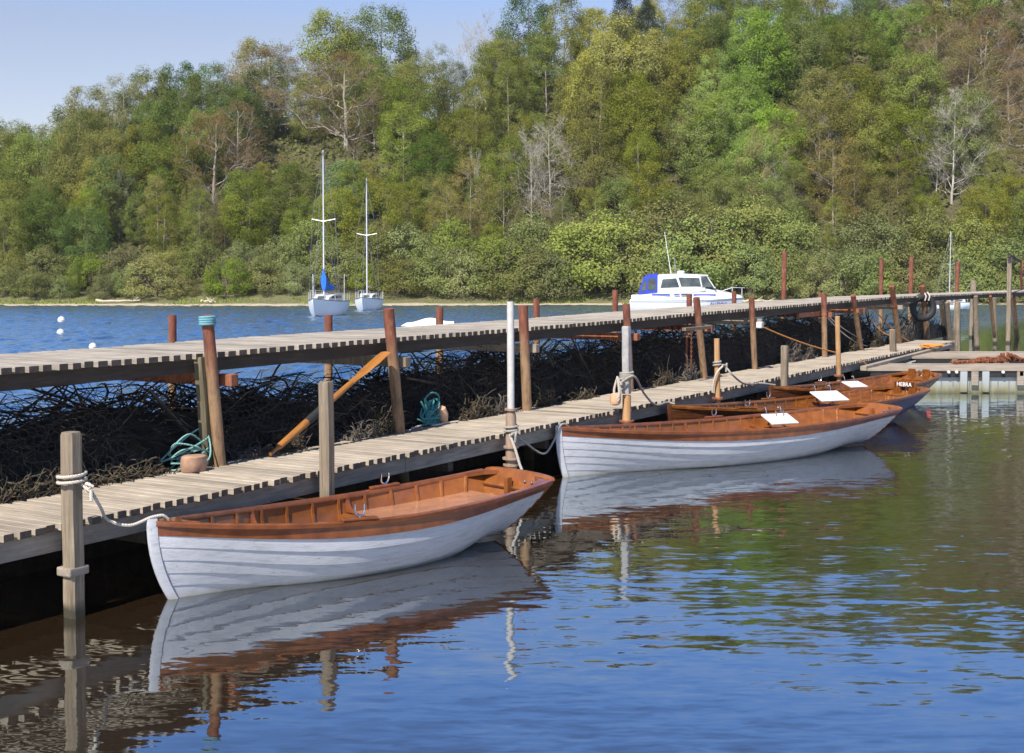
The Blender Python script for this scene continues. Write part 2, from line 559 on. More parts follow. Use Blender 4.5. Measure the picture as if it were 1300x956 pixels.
for e_, (p_, c_) in zip(els, ((0.19, (1.10, 0.80, 0.70)), (0.33, (0.74, 1.04, 1.36)), (0.52, (0.56, 0.76, 0.94)), (0.8, (0.50, 0.56, 0.66)))):
    e_.position = p_
    e_.color = (*c_, 1)
w.node_tree.links.new(spw.outputs[2], rmw.inputs[0])
w.node_tree.links.new(rmw.outputs[0], tint.inputs[7])
w.node_tree.links.new(sky.outputs[0], tint.inputs[6])
w.node_tree.links.new(tint.outputs[2], bg.inputs[0])
bg.inputs[1].default_value = 0.10
sd = bpy.data.lights.new('sun', 'SUN')
sd.energy = 4.2
sd.angle = math.radians(0.5)
sd.color = (1.0, 0.93, 0.82)
so = bpy.data.objects.new('sun', sd)
COL.objects.link(so)
sdir = V((SUN_H.x * math.cos(SUN_EL), SUN_H.y * math.cos(SUN_EL), math.sin(SUN_EL)))
so.rotation_euler = sdir.to_track_quat('Z', 'Y').to_euler()
so.location = (-20, -40, 40)
vs_ = SC.view_settings
vs_.view_transform = 'Standard'
vs_.look = 'None'
vs_.exposure = 0.95
vs_.gamma = 1.0
SC.render.engine = 'CYCLES'
SC.cycles.use_denoising = True
SC.cycles.max_bounces = 7
SC.cycles.transparent_max_bounces = 6

# ------------------------------------------------------------------ terrain
CREST = [(-400, 4), (-130, 7), (-85, 11), (-75, 13), (-64, 17), (-52, 21), (-38, 23), (-23, 26), (-13, 25), (-3, 29), (8, 32), (30, 37), (55, 42), (120, 45), (400, 40)]
def shore(X):
    return 126 + 2.2 * math.sin(X * 0.045) + 1.1 * math.sin(X * 0.13 + 1) + 0.5 * math.sin(X * 0.41)
def ground(X, Y):
    d = Y - shore(X)
    if d < 0:
        return max(-2.5, d * 0.13)
    z = 0.09 * min(d, 3.2)
    if d > 3:
        t = min(1.0, (d - 3) / 59.0)
        z += lerp_tab(CREST, X) * (0.55 * t + 0.45 * sm(0, 1, t))
        z += 1.2 * noise.noise(V((X * 0.07, Y * 0.07, 0))) * min(1, (d - 3) / 12)
        if d > 62:
            z += 0.03 * (d - 62)
    return z

def build_terrain():
    xs = sorted(set([-2500, -1600, -1000, -700, -500, -380, -300, -240] + [-200 + 3.5 * i for i in range(115)] + [240, 300, 380, 500, 700, 1000, 1600, 2500]))
    ys = sorted(set([-2500, -1200, -500, -200, -80, -30, 0, 30, 60, 90, 110] + [116 + 1.25 * i for i in range(20)] + [143 + 3 * i for i in range(26)] + [230, 260, 320, 420, 600, 1000, 1800, 3000]))
    mb = MB()
    mb.grid([[V((x, y, ground(x, y) if y < 500 else ground(x, 500))) for x in xs] for y in ys])
    m = Mat('hillside_soil')
    co = m.coords((1, 1, 1))
    a = m.noise(co, 0.35, 6, 0.65)
    b = m.noise(co, 3.5, 4, 0.6)
    soil = m.ramp(b, [(0.3, (0.035, 0.034, 0.014)), (0.55, (0.075, 0.068, 0.028)), (0.75, (0.12, 0.085, 0.04))])
    z = m.sep(co)[2]
    zz = m.math('ADD', z, m.math('MULTIPLY', m.math('SUBTRACT', a, 0.5), 0.3))
    f1 = m.ramp(zz, [(0.14, 0.0), (0.24, 1.0)])
    grass = m.ramp(b, [(0.3, (0.07, 0.075, 0.025)), (0.7, (0.17, 0.16, 0.065))])
    sand = m.ramp(b, [(0.3, (0.30, 0.235, 0.15)), (0.7, (0.52, 0.44, 0.32))])
    f2 = m.ramp(m.math('DIVIDE', zz, 4.0), [(0.20, 0.0), (0.35, 1.0)])
    col = m.mix(f2, m.mix(f1, sand, grass), soil)
    m.bump(b, 0.8, 0.2)
    o = mb.build('hillside', m.set(col, 0.95), smooth=True, sharp=180)
    tag(o, kind='structure')
build_terrain()

# ------------------------------------------------------------------ water
def build_water():
    mb = MB()
    S = 3200
    Y0w, Y1w, NX, NY = 12.0, 132.0, 460, 720
    ys = np.linspace(Y0w, Y1w, NY)
    tt = np.linspace(0, 1, NX)
    YY = np.repeat(ys[:, None], NX, 1)
    XL, XR = -0.48 * YY - 2, 0.50 * YY + 2
    XX = XL + (XR - XL) * tt[None, :]
    rs = np.random.RandomState(12)
    Z = np.zeros_like(XX)
    for k in range(46):
        lam = 0.50 * (3.2 ** rs.uniform(0, 1))
        th = rs.normal(-PI / 2 - .35, .5)
        a = 0.046 * lam / (2 * PI)
        kx, ky = 2 * PI / lam * math.cos(th), 2 * PI / lam * math.sin(th)
        Z += a * np.sin(kx * XX + ky * YY + rs.uniform(0, 6.28))
    nn_ = -XX * SY + YY * SX
    amp = np.clip((nn_ - 11.2) / 6.0, 0, 1)
    edge = np.minimum(np.clip((YY - Y0w) / 3, 0, 1), np.minimum(np.clip((Y1w - YY) / 6, 0, 1), np.minimum(np.clip(tt[None, :] / .02, 0, 1), np.clip((1 - tt[None, :]) / .02, 0, 1))))
    Z = Z * amp * edge
    vsw = np.stack([XX, YY, Z], 2).reshape(-1, 3)
    idx = np.arange(NX * NY).reshape(NY, NX)
    fsw = np.stack([idx[:-1, :-1], idx[:-1, 1:], idx[1:, 1:], idx[1:, :-1]], 2).reshape(-1, 4)
    mb.v = [tuple(p) for p in vsw.tolist()]
    mb.f = [tuple(f) for f in fsw.tolist()]
    a_, b_, c_, d_ = [tuple(vsw[i]) for i in (0, NX - 1, NX * NY - 1, NX * (NY - 1))]
    mb.add([a_, b_, c_, d_, (-S, -S, 0), (S, -S, 0), (S, S, 0), (-S, S, 0)], [(4, 5, 1, 0), (5, 6, 2, 1), (6, 7, 3, 2), (7, 4, 0, 3)])
    m = Mat('lake_water')
    co = m.coords((1, 1, 1), 'Object')
    # local axes of the jetty : n > pier = open loch, else sheltered
    rot = m.n('ShaderNodeVectorRotate', rotation_type='Z_AXIS')
    rot.inputs['Angle'].default_value = -ANG
    m.l(co, rot.inputs['Vector'])
    sn = m.sep(rot.outputs[0])
    xyz = m.sep(co)
    def mapr(v, a, b, c, d):
        r = m.n('ShaderNodeMapRange', interpolation_type='SMOOTHSTEP')
        for k, x in zip(('From Min', 'From Max', 'To Min', 'To Max'), (a, b, c, d)):
            r.inputs[k].default_value = x
        m.l(v, r.inputs['Value'])
        return r.outputs[0]
    openw = mapr(sn[1], 9.6, 14.0, 0.0, 1.0)
    # surface slopes from layered noise, crests long across the view
    def slope(scale, sx, sy, rz, detail, kx, ky):
        x = m.n('ShaderNodeTexNoise')
        x.inputs['Scale'].default_value = scale
        x.inputs['Detail'].default_value = detail
        x.inputs['Roughness'].default_value = 0.55
        x.inputs['Distortion'].default_value = 0.5
        m.l(m.coords((sx, sy, 1), 'Object', (0, 0, rz)), x.inputs['Vector'])
        c = m.n('ShaderNodeVectorMath', operation='SUBTRACT')
        m.l(x.outputs['Color'], c.inputs[0]); c.inputs[1].default_value = (0.5, 0.5, 0.5)
        d = m.n('ShaderNodeVectorMath', operation='MULTIPLY')
        m.l(c.outputs[0], d.inputs[0]); d.inputs[1].default_value = (kx, ky, 0)
        return d.outputs[0]
    def vadd(a, b):
        c = m.n('ShaderNodeVectorMath', operation='ADD'); m.l(a, c.inputs[0]); m.l(b, c.inputs[1]); return c.outputs[0]
    def vscale(a, f):
        c = m.n('ShaderNodeVectorMath', operation='SCALE'); m.l(a, c.inputs[0]); m.l(f, c.inputs['Scale']); return c.outputs[0]
    patch = m.noise(m.coords((0.5, 1.0, 1)), 0.45, 2, 0.5)
    away = mapr(sn[1], 7.8, 3.0, 0.30, 1.0)     # calmer beside the moored boats
    pat = mapr(patch, 0.3, 0.7, 0.6, 1.2)
    near = m.math('MULTIPLY', away, pat)
    nearv = vadd(slope(1.0, 0.6, 1.3, 0.15, 1, .04, .06), vadd(slope(3.6, 0.45, 1.8, 0.22, 2, .055, .125), slope(10.0, 0.5, 1.7, -0.15, 2, .05, .12)))
    openv = vadd(slope(2.2, 0.6, 1.2, 0.3, 3, .4, .7), slope(6.0, 0.7, 1.4, -0.3, 3, .4, .7))
    sl = vadd(vscale(nearv, m.math('MULTIPLY', near, m.math('SUBTRACT', 1.0, openw))), vscale(openv, openw))
    up = m.n('ShaderNodeVectorMath', operation='ADD'); m.l(sl, up.inputs[0]); up.inputs[1].default_value = (0, 0, 1)
    nz = m.n('ShaderNodeVectorMath', operation='NORMALIZE'); m.l(up.outputs[0], nz.inputs[0])
    deep = m.mix(openw, (0.020, 0.012, 0.006), (0.010, 0.05, 0.125))
    df = m.n('ShaderNodeBsdfDiffuse'); m.l(deep, df.inputs['Color'])
    gl = m.n('ShaderNodeBsdfGlossy'); gl.inputs['Color'].default_value = (0.86, 0.95, 1.0, 1); m.l(m.math('ADD', 0.02, m.math('MULTIPLY', openw, 0.22)), gl.inputs['Roughness'])
    m.l(nz.outputs[0], gl.inputs['Normal'])
    lw = m.n('ShaderNodeLayerWeight'); lw.inputs['Blend'].default_value = 0.5
    m.l(nz.outputs[0], lw.inputs['Normal'])
    fac = m.math('ADD', 0.02, m.math('MULTIPLY', 0.98, m.math('POWER', lw.outputs['Facing'], 2.4)), True)
    mx = m.n('ShaderNodeMixShader'); m.l(fac, mx.inputs[0]); m.l(df.outputs[0], mx.inputs[1]); m.l(gl.outputs[0], mx.inputs[2])
    m.l(mx.outputs[0], m.out.inputs['Surface'])
    m.nt.nodes.remove(m.b)
    o = mb.build('lake_water', m.m, None, True, 180)
    tag(o, kind='structure')
build_water()

# ------------------------------------------------------------------ jetty (low boardwalk) and pier (high boardwalk)
JZ = 0.72
JN0, JN1 = 7.92, 9.10
J0, J1 = 2.0, 40.4
PN0, PN1 = 9.10, 10.80
def pier_z(s):
    return lerp_tab(PZ, s)
ENDS = []
def planks(mb, s0, s1, n0, n1, zf, pitch, wid, th, rr, lip=0.02):
    s = s0
    while s < s1:
        w_ = wid * rr.uniform(0.84, 1.13)
        a = n0 - rr.uniform(0.0, lip)
        b = n1 + rr.uniform(0.0, lip)
        z = zf(s) - th / 2 + rr.uniform(-0.003, 0.003)
        k = rr.uniform(-0.009, 0.009)
        e = 0.004
        x0, x1 = s - w_ / 2, s + w_ / 2
        vs = []
        for (y, kk) in ((a, -k), (b, k)):
            for (x, zz) in ((x0 + kk, -th / 2), (x1 + kk, -th / 2), (x1 + kk, th / 2 - e), (x1 + kk - e, th / 2), (x0 + kk + e, th / 2), (x0 + kk, th / 2 - e)):
                vs.append(V((x, y, z + zz)))
        fs = [(0, 1, 2, 3, 4, 5), (11, 10, 9, 8, 7, 6)] + [(i, i + 6, (i + 1) % 6 + 6, (i + 1) % 6) for i in range(6)]
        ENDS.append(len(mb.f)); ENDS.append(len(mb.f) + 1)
        mb.add(vs, fs)
        s += pitch * rr.uniform(0.93, 1.07)

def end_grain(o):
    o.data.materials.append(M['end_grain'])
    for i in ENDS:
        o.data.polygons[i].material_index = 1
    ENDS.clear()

def build_jetty():
    root = empty('jetty', (0, 0, 0), ANG)
    tag(root, 'low weathered plank jetty that the four rowing boats are moored along', 'jetty')
    rr = random.Random(3)
    mb = MB()
    planks(mb, J0, J1, JN0, JN1, lambda s: JZ, 0.135, 0.094, 0.055, rr, 0.05)
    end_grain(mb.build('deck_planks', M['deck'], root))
    s = J0
    while s < J1 - 0.2:
        e = min(s + 4.6, J1)
        f = MB()
        f.box(((s + e) / 2 - 0.002, JN0 + 0.055, JZ - 0.05 - 0.088), (e - s - 0.006, 0.055, 0.17), None, 0.006)
        f.build('edge_beam', M['fascia'], root)
        s = e
    b = MB()
    b.box(((J0 + J1) / 2, JN1 - 0.06, JZ - 0.05 - 0.085), (J1 - J0, 0.06, 0.165))
    b.build('rear_beam', M['beam_dark'], root)
    for s in np.arange(5.2, 40.3, 2.3):
        c = MB()
        c.box((s, (JN0 + JN1) / 2, JZ - 0.28), (0.1, JN1 - JN0 - 0.06, 0.1))
        c.build('crossbeam', M['beam_dark'], root)
    return root
build_jetty()

PIER_S1 = 84.0
def build_pier():
    root = empty('pier', (0, 0, 0), ANG)
    tag(root, 'long raised plank pier on rusty piles running behind the low jetty', 'pier')
    rr = random.Random(5)
    mb = MB()
    planks(mb, 2.0, PIER_S1, PN0, PN1, pier_z, 0.155, 0.105, 0.055, rr, 0.02)
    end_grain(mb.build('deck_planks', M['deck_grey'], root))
    for n_, nm in ((PN0 + 0.09, 'front_beam'), (PN1 - 0.09, 'rear_beam')):
        s = 2.0
        while s < PIER_S1:
            e = min(s + 5.0, PIER_S1)
            z0, z1 = pier_z(s) - 0.057, pier_z(e) - 0.057
            f = MB()
            y0, y1 = n_ - 0.04, n_ + 0.04
            vs = [(s, y0, z0), (e, y0, z1), (e, y1, z1), (s, y1, z0), (s, y0, z0 - 0.145), (e, y0, z1 - 0.145), (e, y1, z1 - 0.145), (s, y1, z0 - 0.145)]
            f.add(vs, [(0, 1, 2, 3), (7, 6, 5, 4), (0, 4, 5, 1), (2, 6, 7, 3), (1, 5, 6, 2), (0, 3, 7, 4)])
            f.build(nm, M['beam_dark'], root)
            s = e
    return root
PIER = build_pier()

# ---- piles
def pile(pxt, pyt, pxb, pyb, n, r, mat, label, group, name='pier_pile', zb=-0.8, square=False, cat='pile', cap=True):
    a = on_n(pxt, pyt, n)
    b = on_n(pxb, pyb, n)
    d = (a - b).normalized()
    foot = b + d * ((zb - b.z) / d.z)
    base = V((foot.x, foot.y, 0))
    root = empty(name, base, ANG)
    Mi = Matrix.Rotation(-ANG, 3, 'Z')
    top_l = Mi @ (a - base)
    foot_l = Mi @ (foot - base)
    return root, foot_l, top_l

def round_pile(pxt, pyt, pxb, pyb, n, r, mat, label, group=None, rings=(), zb=-0.8, name='pier_pile', cat='pile'):
    root, f, t = pile(pxt, pyt, pxb, pyb, n, r, mat, label, group, name, zb)
    tag(root, label, cat, group)
    mb = MB()
    k = 14
    pts = [f.lerp(t, i / k) for i in range(k + 1)]
    mb.tube(pts, [r * (1 + 0.02 * math.sin(i * 2.3 + pxt)) for i in range(k + 1)], 14)
    mb.build('shaft', mat, root, True)
    for z in rings:
        c = f.lerp(t, (z - f.z) / (t.z - f.z))
        d = (t - f).normalized()
        rb = MB()
        rb.tube([c - d * 0.02, c + d * 0.02], r * 1.12, 14)
        rb.build('collar', M['rust_plain'], root, True)
    return root, f, t

def square_post(pxt, pyt, pxb, pyb, n, wx, wy, mat, label, group=None, zb=-0.8, name='mooring_post', cat='post', yaw=0.0, bev=0.02):
    root, f, t = pile(pxt, pyt, pxb, pyb, n, 0, mat, label, group, name, zb)
    tag(root, label, cat, group)
    mb = MB()
    k = 7
    prof = []
    for (a, b) in ((-1, -1), (1, -1), (1, 1), (-1, 1)):
        for q in (0, 1):
            cx_, cy_ = a * wx / 2, b * wy / 2
            flip = (a * b < 0)
            if (q == 0) == flip:
                prof.append((cx_ - a * bev, cy_))
            else:
                prof.append((cx_, cy_ - b * bev))
    rot = Matrix.Rotation(yaw, 3, 'Z')
    rows = []
    rr = random.Random(int(pxt * 7))
    for i in range(k + 1):
        c = f.lerp(t, i / k)
        j = V((rr.uniform(-1, 1), rr.uniform(-1, 1), 0)) * 0.004
        rows.append([c + j + rot @ V((x, y, 0)) for (x, y) in prof])
    # rounded top
    c = t
    rows.append([c + V((0, 0, 0.022)) + rot @ V((x * 0.86, y * 0.86, 0)) for (x, y) in prof])
    n8 = len(prof)
    vs = [p for r_ in rows for p in r_]
    fs = []
    for i in range(len(rows) - 1):
        for j in range(n8):
            j2 = (j + 1) % n8
            fs.append((i * n8 + j, i * n8 + j2, (i + 1) * n8 + j2, (i + 1) * n8 + j))
    fs.append(tuple(range((len(rows) - 1) * n8, len(rows) * n8)))
    fs.append(tuple(range(n8 - 1, -1, -1)))
    mb.add(vs, fs)
    mb.build('shaft', mat, root, True, 30)
    return root, f, t

def local_pt(f, t, z):
    return f.lerp(t, (z - f.z) / (t.z - f.z))

G_F = 'rusty piles along the near edge of the raised pier'
G_B = 'rusty piles along the far edge of the raised pier'
NF, NB = 9.0, 10.92
F = {}
F[1] = round_pile(263, 400, 279, 585, NF, 0.060, M['rust'], 'leaning rusty pile with light blue rope wound round its top', G_F)
F[2] = round_pile(493, 392, 507, 545, NF, 0.068, M['rust'], 'leaning rusty pile that the blade of the varnished oar rests against', G_F)
F[3] = round_pile(664, 388, 669, 516, NF, 0.070, M['rust'], 'rusty pile just right of the tall thin white pole', G_F)
F[4] = round_pile(795, 386, 800, 495, NF, 0.062, M['rust'], 'rusty pile directly behind the grey painted square post', G_F)
F[5] = round_pile(884, 378, 894, 478, NF, 0.064, M['rust'], 'thick rusty pile with bracket and hanging chain', G_F)
F[6] = round_pile(954, 378, 958, 462, NF, 0.060, M['rust'], 'rusty pile with a white block tied at deck height', G_F)
F[7] = round_pile(1046, 373, 1047, 451, NF, 0.067, M['rust'], 'upright rusty pile beside the thin orange mooring pole', G_F, rings=(1.75,))
F[8] = round_pile(1083, 375, 1093, 443, NF, 0.068, M['rust'], 'leaning rusty pile with a timber cleat behind the two sloping ropes', G_F)
F[9] = round_pile(1132, 363, 1141, 431, NF, 0.080, M['rust'], 'rusty pile with collar above the short square jetty post', G_F, rings=(1.85,))
F[10] = round_pile(1171, 363, 1178, 433, NF, 0.087, M['rust'], 'rusty pile carrying the black tyre fender', G_F)
F[11] = round_pile(1201, 383, 1206, 432, NF + .1, 0.115, M['post'], 'stout tan timber pile near the far end of the jetty', 'timber piles under the pier')
F[12] = round_pile(1194, 383, 1199, 430, PN1, 0.075, M['rust'], 'dark thin pile behind the stout tan timber pile', G_B)
back = [(219, 400, 219, 520, .072, 'rusty pile standing alone beyond the pier left of the blue roped pile'),
        (417, 400, 417, 520, .085, 'short rusty pile beyond the pier under the blue sailed yacht'),
        (558, 390, 558, 480, .09, 'rusty pile beyond the pier beside the white tender'),
        (681, 379, 681, 470, .085, 'rusty pile beyond the pier close behind the pile right of the white pole'),
        (781, 368, 781, 450, .085, 'brownish pile beyond the pier left of the motor cruiser stern'),
        (875, 374, 875, 440, .095, 'rusty pile beyond the pier in front of the motor cruiser hull'),
        (932, 370, 932, 440, .085, 'small rusty pile beyond the pier below the motor cruiser bow'),
        (996, 319, 994, 430, .095, 'tall rusty pile beyond the pier right of the motor cruiser'),
        (1041, 371, 1041, 430, .08, 'low rusty pile top beyond the pier behind the upright near pile'),
        (1119, 328, 1118, 420, .105, 'tall rusty pile beyond the pier, left of the tallest pair'),
        (1157, 327, 1155, 420, .125, 'tall rusty pile beyond the pier left of the small sailing boat mast'),
        (1216, 332, 1213, 425, .13, 'tall rusty pile beyond the pier right of the small sailing boat mast'),
        (1236, 356, 1234, 420, .20, 'pale stub pile beyond the pier, right of the last tall rusty pile')]
for i, (a, b, c, d, r, lab) in enumerate(back):
    round_pile(a, b, c, d, NB, r * .66, M['rust'] if i != 12 else M['post'], lab, G_B if i != 12 else 'timber piles under the pier')
far = [(1238, 376, 1240, 432, .15, 'post', 'tan double pile under the pier right of the jetty end'),
       (1257, 376, 1263, 430, .10, 'rust', 'dark reddish pile under the pier left of the pale thin pile'),
       (1262, 378, 1263, 430, .13, 'post', 'pale thin pile with a white block under the far pier'),
       (1286, 376, 1291, 428, .15, 'rust', 'leaning reddish pile beside the tall grey gate post')]
for i, (a, b, c, d, r, k, lab) in enumerate(far):
    round_pile(a, b, c, d, NF + 0.05, r * .68, M[k], lab, 'piles under the far end of the pier')
# gate frame at the far right
def gate():
    a = on_n(1282, 327, NF - 0.35)
    s0, _ = SN(a)
    root = empty('gate_frame', P(s0, NF - 0.35), ANG)
    tag(root, 'tall grey timber gate frame on the far right end of the pier', 'gate')
    mb = MB(); mb.box((0, 0, (a.z - 0.8) / 2), (0.17, 0.17, a.z + 0.8), None, 0.015); mb.build('upright', M['post'], root)
    q = Matrix.Rotation(-ANG, 3, 'Z') @ (on_n(1297, 331, PN1 - .1) - V(root.location))
    mb = MB(); mb.box((q.x, q.y, 2.0 + (q.z - 2.0) / 2), (0.13, 0.13, q.z - 2.0), None, 0.012); mb.build('upright', M['rust_plain'], root)
    mb = MB(); mb.bar((-0.3, -.02, a.z + 0.06), (q.x + 2.0, q.y * 1.15, a.z + .06), 0.13, 0.10); mb.build('top_rail', M['beam_dark'], root)
gate()

# brackets and crossbeams of the pier at the front piles
for i, (k, mat, ext, dz) in enumerate(((1, 'rust_plain', .14, -.28), (2, 'post', .10, -.30), (3, 'fascia', .12, -.30), (4, 'rust_plain', .12, -.30), (5, 'rust_plain', .2, -.30), (6, 'fascia', .15, -.28), (7, 'rust_plain', .15, -.3), (8, 'rust_plain', .2, -.3), (9, 'fascia', .2, -.3), (10, 'fascia', .2, -.3), (11, 'fascia', .1, -.3))):
    root, f, t = F[k]
    s, n = SN(root.location)
    z = pier_z(s) + dz
    q = local_pt(f, t, z)
    ss = s + q.x + 0.17
    b = MB()
    b.box((ss, (NF - ext + PN1) / 2, z), (0.10, PN1 - NF + ext, 0.12), None, 0.006)
    b.build('crossbeam', M[mat], PIER)
for k, L0, L1 in ((5, -1.1, .25), (7, -1.6, .9), (8, -.4, .4)):
    s1 = SN(F[k][0].location)[0] + local_pt(F[k][1], F[k][2], 1.7).x
    b = MB()
    b.box((s1 + (L0 + L1) / 2, NF + .13 if k == 7 else NF - .15, pier_z(s1) - .27), (L1 - L0, 0.07, 0.11 if k != 5 else .06), None, 0.006)
    b.build('waling', M['rust_plain'] if k != 5 else M['post'], PIER)
# timber stub beside the first pile
square_post(254, 456, 264, 590, NF + .12, 0.11, 0.11, M['post_mossy'], 'mossy square timber stub beside the blue roped leaning pile', 'timber piles under the pier', name='timber_stub')

# ---- mooring posts along the jetty
G_M = 'mooring posts along the front of the low jetty'
MN = JN0 - 0.12
P1 = square_post(90, 552, 95, 780, MN, 0.130, 0.130, M['post'], 'square grey timber post with cream rope wound round it, nearest of all', G_M, bev=0.02)
P2 = square_post(414, 487, 416, 690, MN, 0.125, 0.12, M['post'], 'square grey timber post behind the middle of the nearest white boat', G_M)
# thin white pole in brown sleeve
P3 = round_pile(648, 383, 649, 600, MN - .02, 0.044, M['pole_white'], 'tall thin white pole in a brown sleeve behind the nearest boat stern', G_M, name='mooring_pole', cat='pole')
sl = MB(); sl.tube([local_pt(P3[1], P3[2], z) for z in (-0.7, 0.1, 0.4, 0.93, 1.0)], [0.070, 0.070, 0.068, 0.065, 0.05], 14)
sl.build('sleeve', M['sleeve'], P3[0], True)
for z, rr_ in ((0.34, .10), (0.42, .108), (0.56, .095), (1.02, .078)):
    rb = MB(); c = local_pt(P3[1], P3[2], z); rb.tube([c - V((0, 0, .012)), c + V((0, 0, .012))], rr_, 14)
    rb.build('ring', M['sleeve'], P3[0], True)
P4 = square_post(795, 416, 796, 535, MN, 0.105, 0.105, M['post_grey'], 'grey painted square post with orange foot and a rope knot', G_M, zb=0.95, bev=.012)
sl = MB(); sl.tube([V((0, 0, -0.8)) + P4[1].xyz * V((1, 1, 0)).x * 0, V((0, 0, 0.93))], 0.062, 12)
for v_i in range(len(sl.v)):
    q = sl.v[v_i]; sl.v[v_i] = (q[0] + P4[1].x, q[1] + P4[1].y, q[2])
sl.build('foot', M['post_orange'], P4[0], True)
for Pk in (P4,):
    rb = MB(); rb.tube([V((Pk[1].x, Pk[1].y, .54)), V((Pk[1].x, Pk[1].y, .565))], .11, 14); rb.build('ring', M['rust_plain'], Pk[0], True)
P5 = round_pile(910, 430, 911, 506, MN, 0.047, M['post_orange'], 'round orange tan pole with cream rope tied half way up', G_M, name='mooring_pole', cat='pole')
rb = MB(); c = local_pt(P5[1], P5[2], .58); rb.tube([c, c + V((0, 0, .03))], .10, 14); rb.build('ring', M['rust_plain'], P5[0], True)
P6 = square_post(996, 440, 996, 495, MN, 0.135, 0.125, M['post'], 'short square grey post between the two varnished boat bows', G_M)
P7 = round_pile(1063, 402, 1065, 476, MN - .05, 0.053, M['post_orange'], 'thin bright orange pole above the varnished boats', G_M, name='mooring_pole', cat='pole')
rb = MB(); c = local_pt(P7[1], P7[2], .50); rb.tube([c, c + V((0, 0, .035))], .11, 14); rb.build('ring', M['rust_plain'], P7[0], True)
P8 = square_post(1133, 419, 1134, 453, MN + .3, 0.165, 0.15, M['post'], 'short square tan post standing on the far part of the jetty', G_M)
P9 = square_post(1216, 384, 1216, 446, MN + .2, 0.15, 0.145, M['post'], 'tall square tan post at the very end of the low jetty', G_M)
# small wooden fender blocks where the jetty edge meets posts
for (Pk, z) in ((P1, .36),):
    fb = MB(); c = local_pt(Pk[1], Pk[2], z)
    fb.box((c.x, c.y + .01, z), (0.19, 0.155, 0.07), None, .012)
    fb.build('clamp_block', M['fascia'], Pk[0])

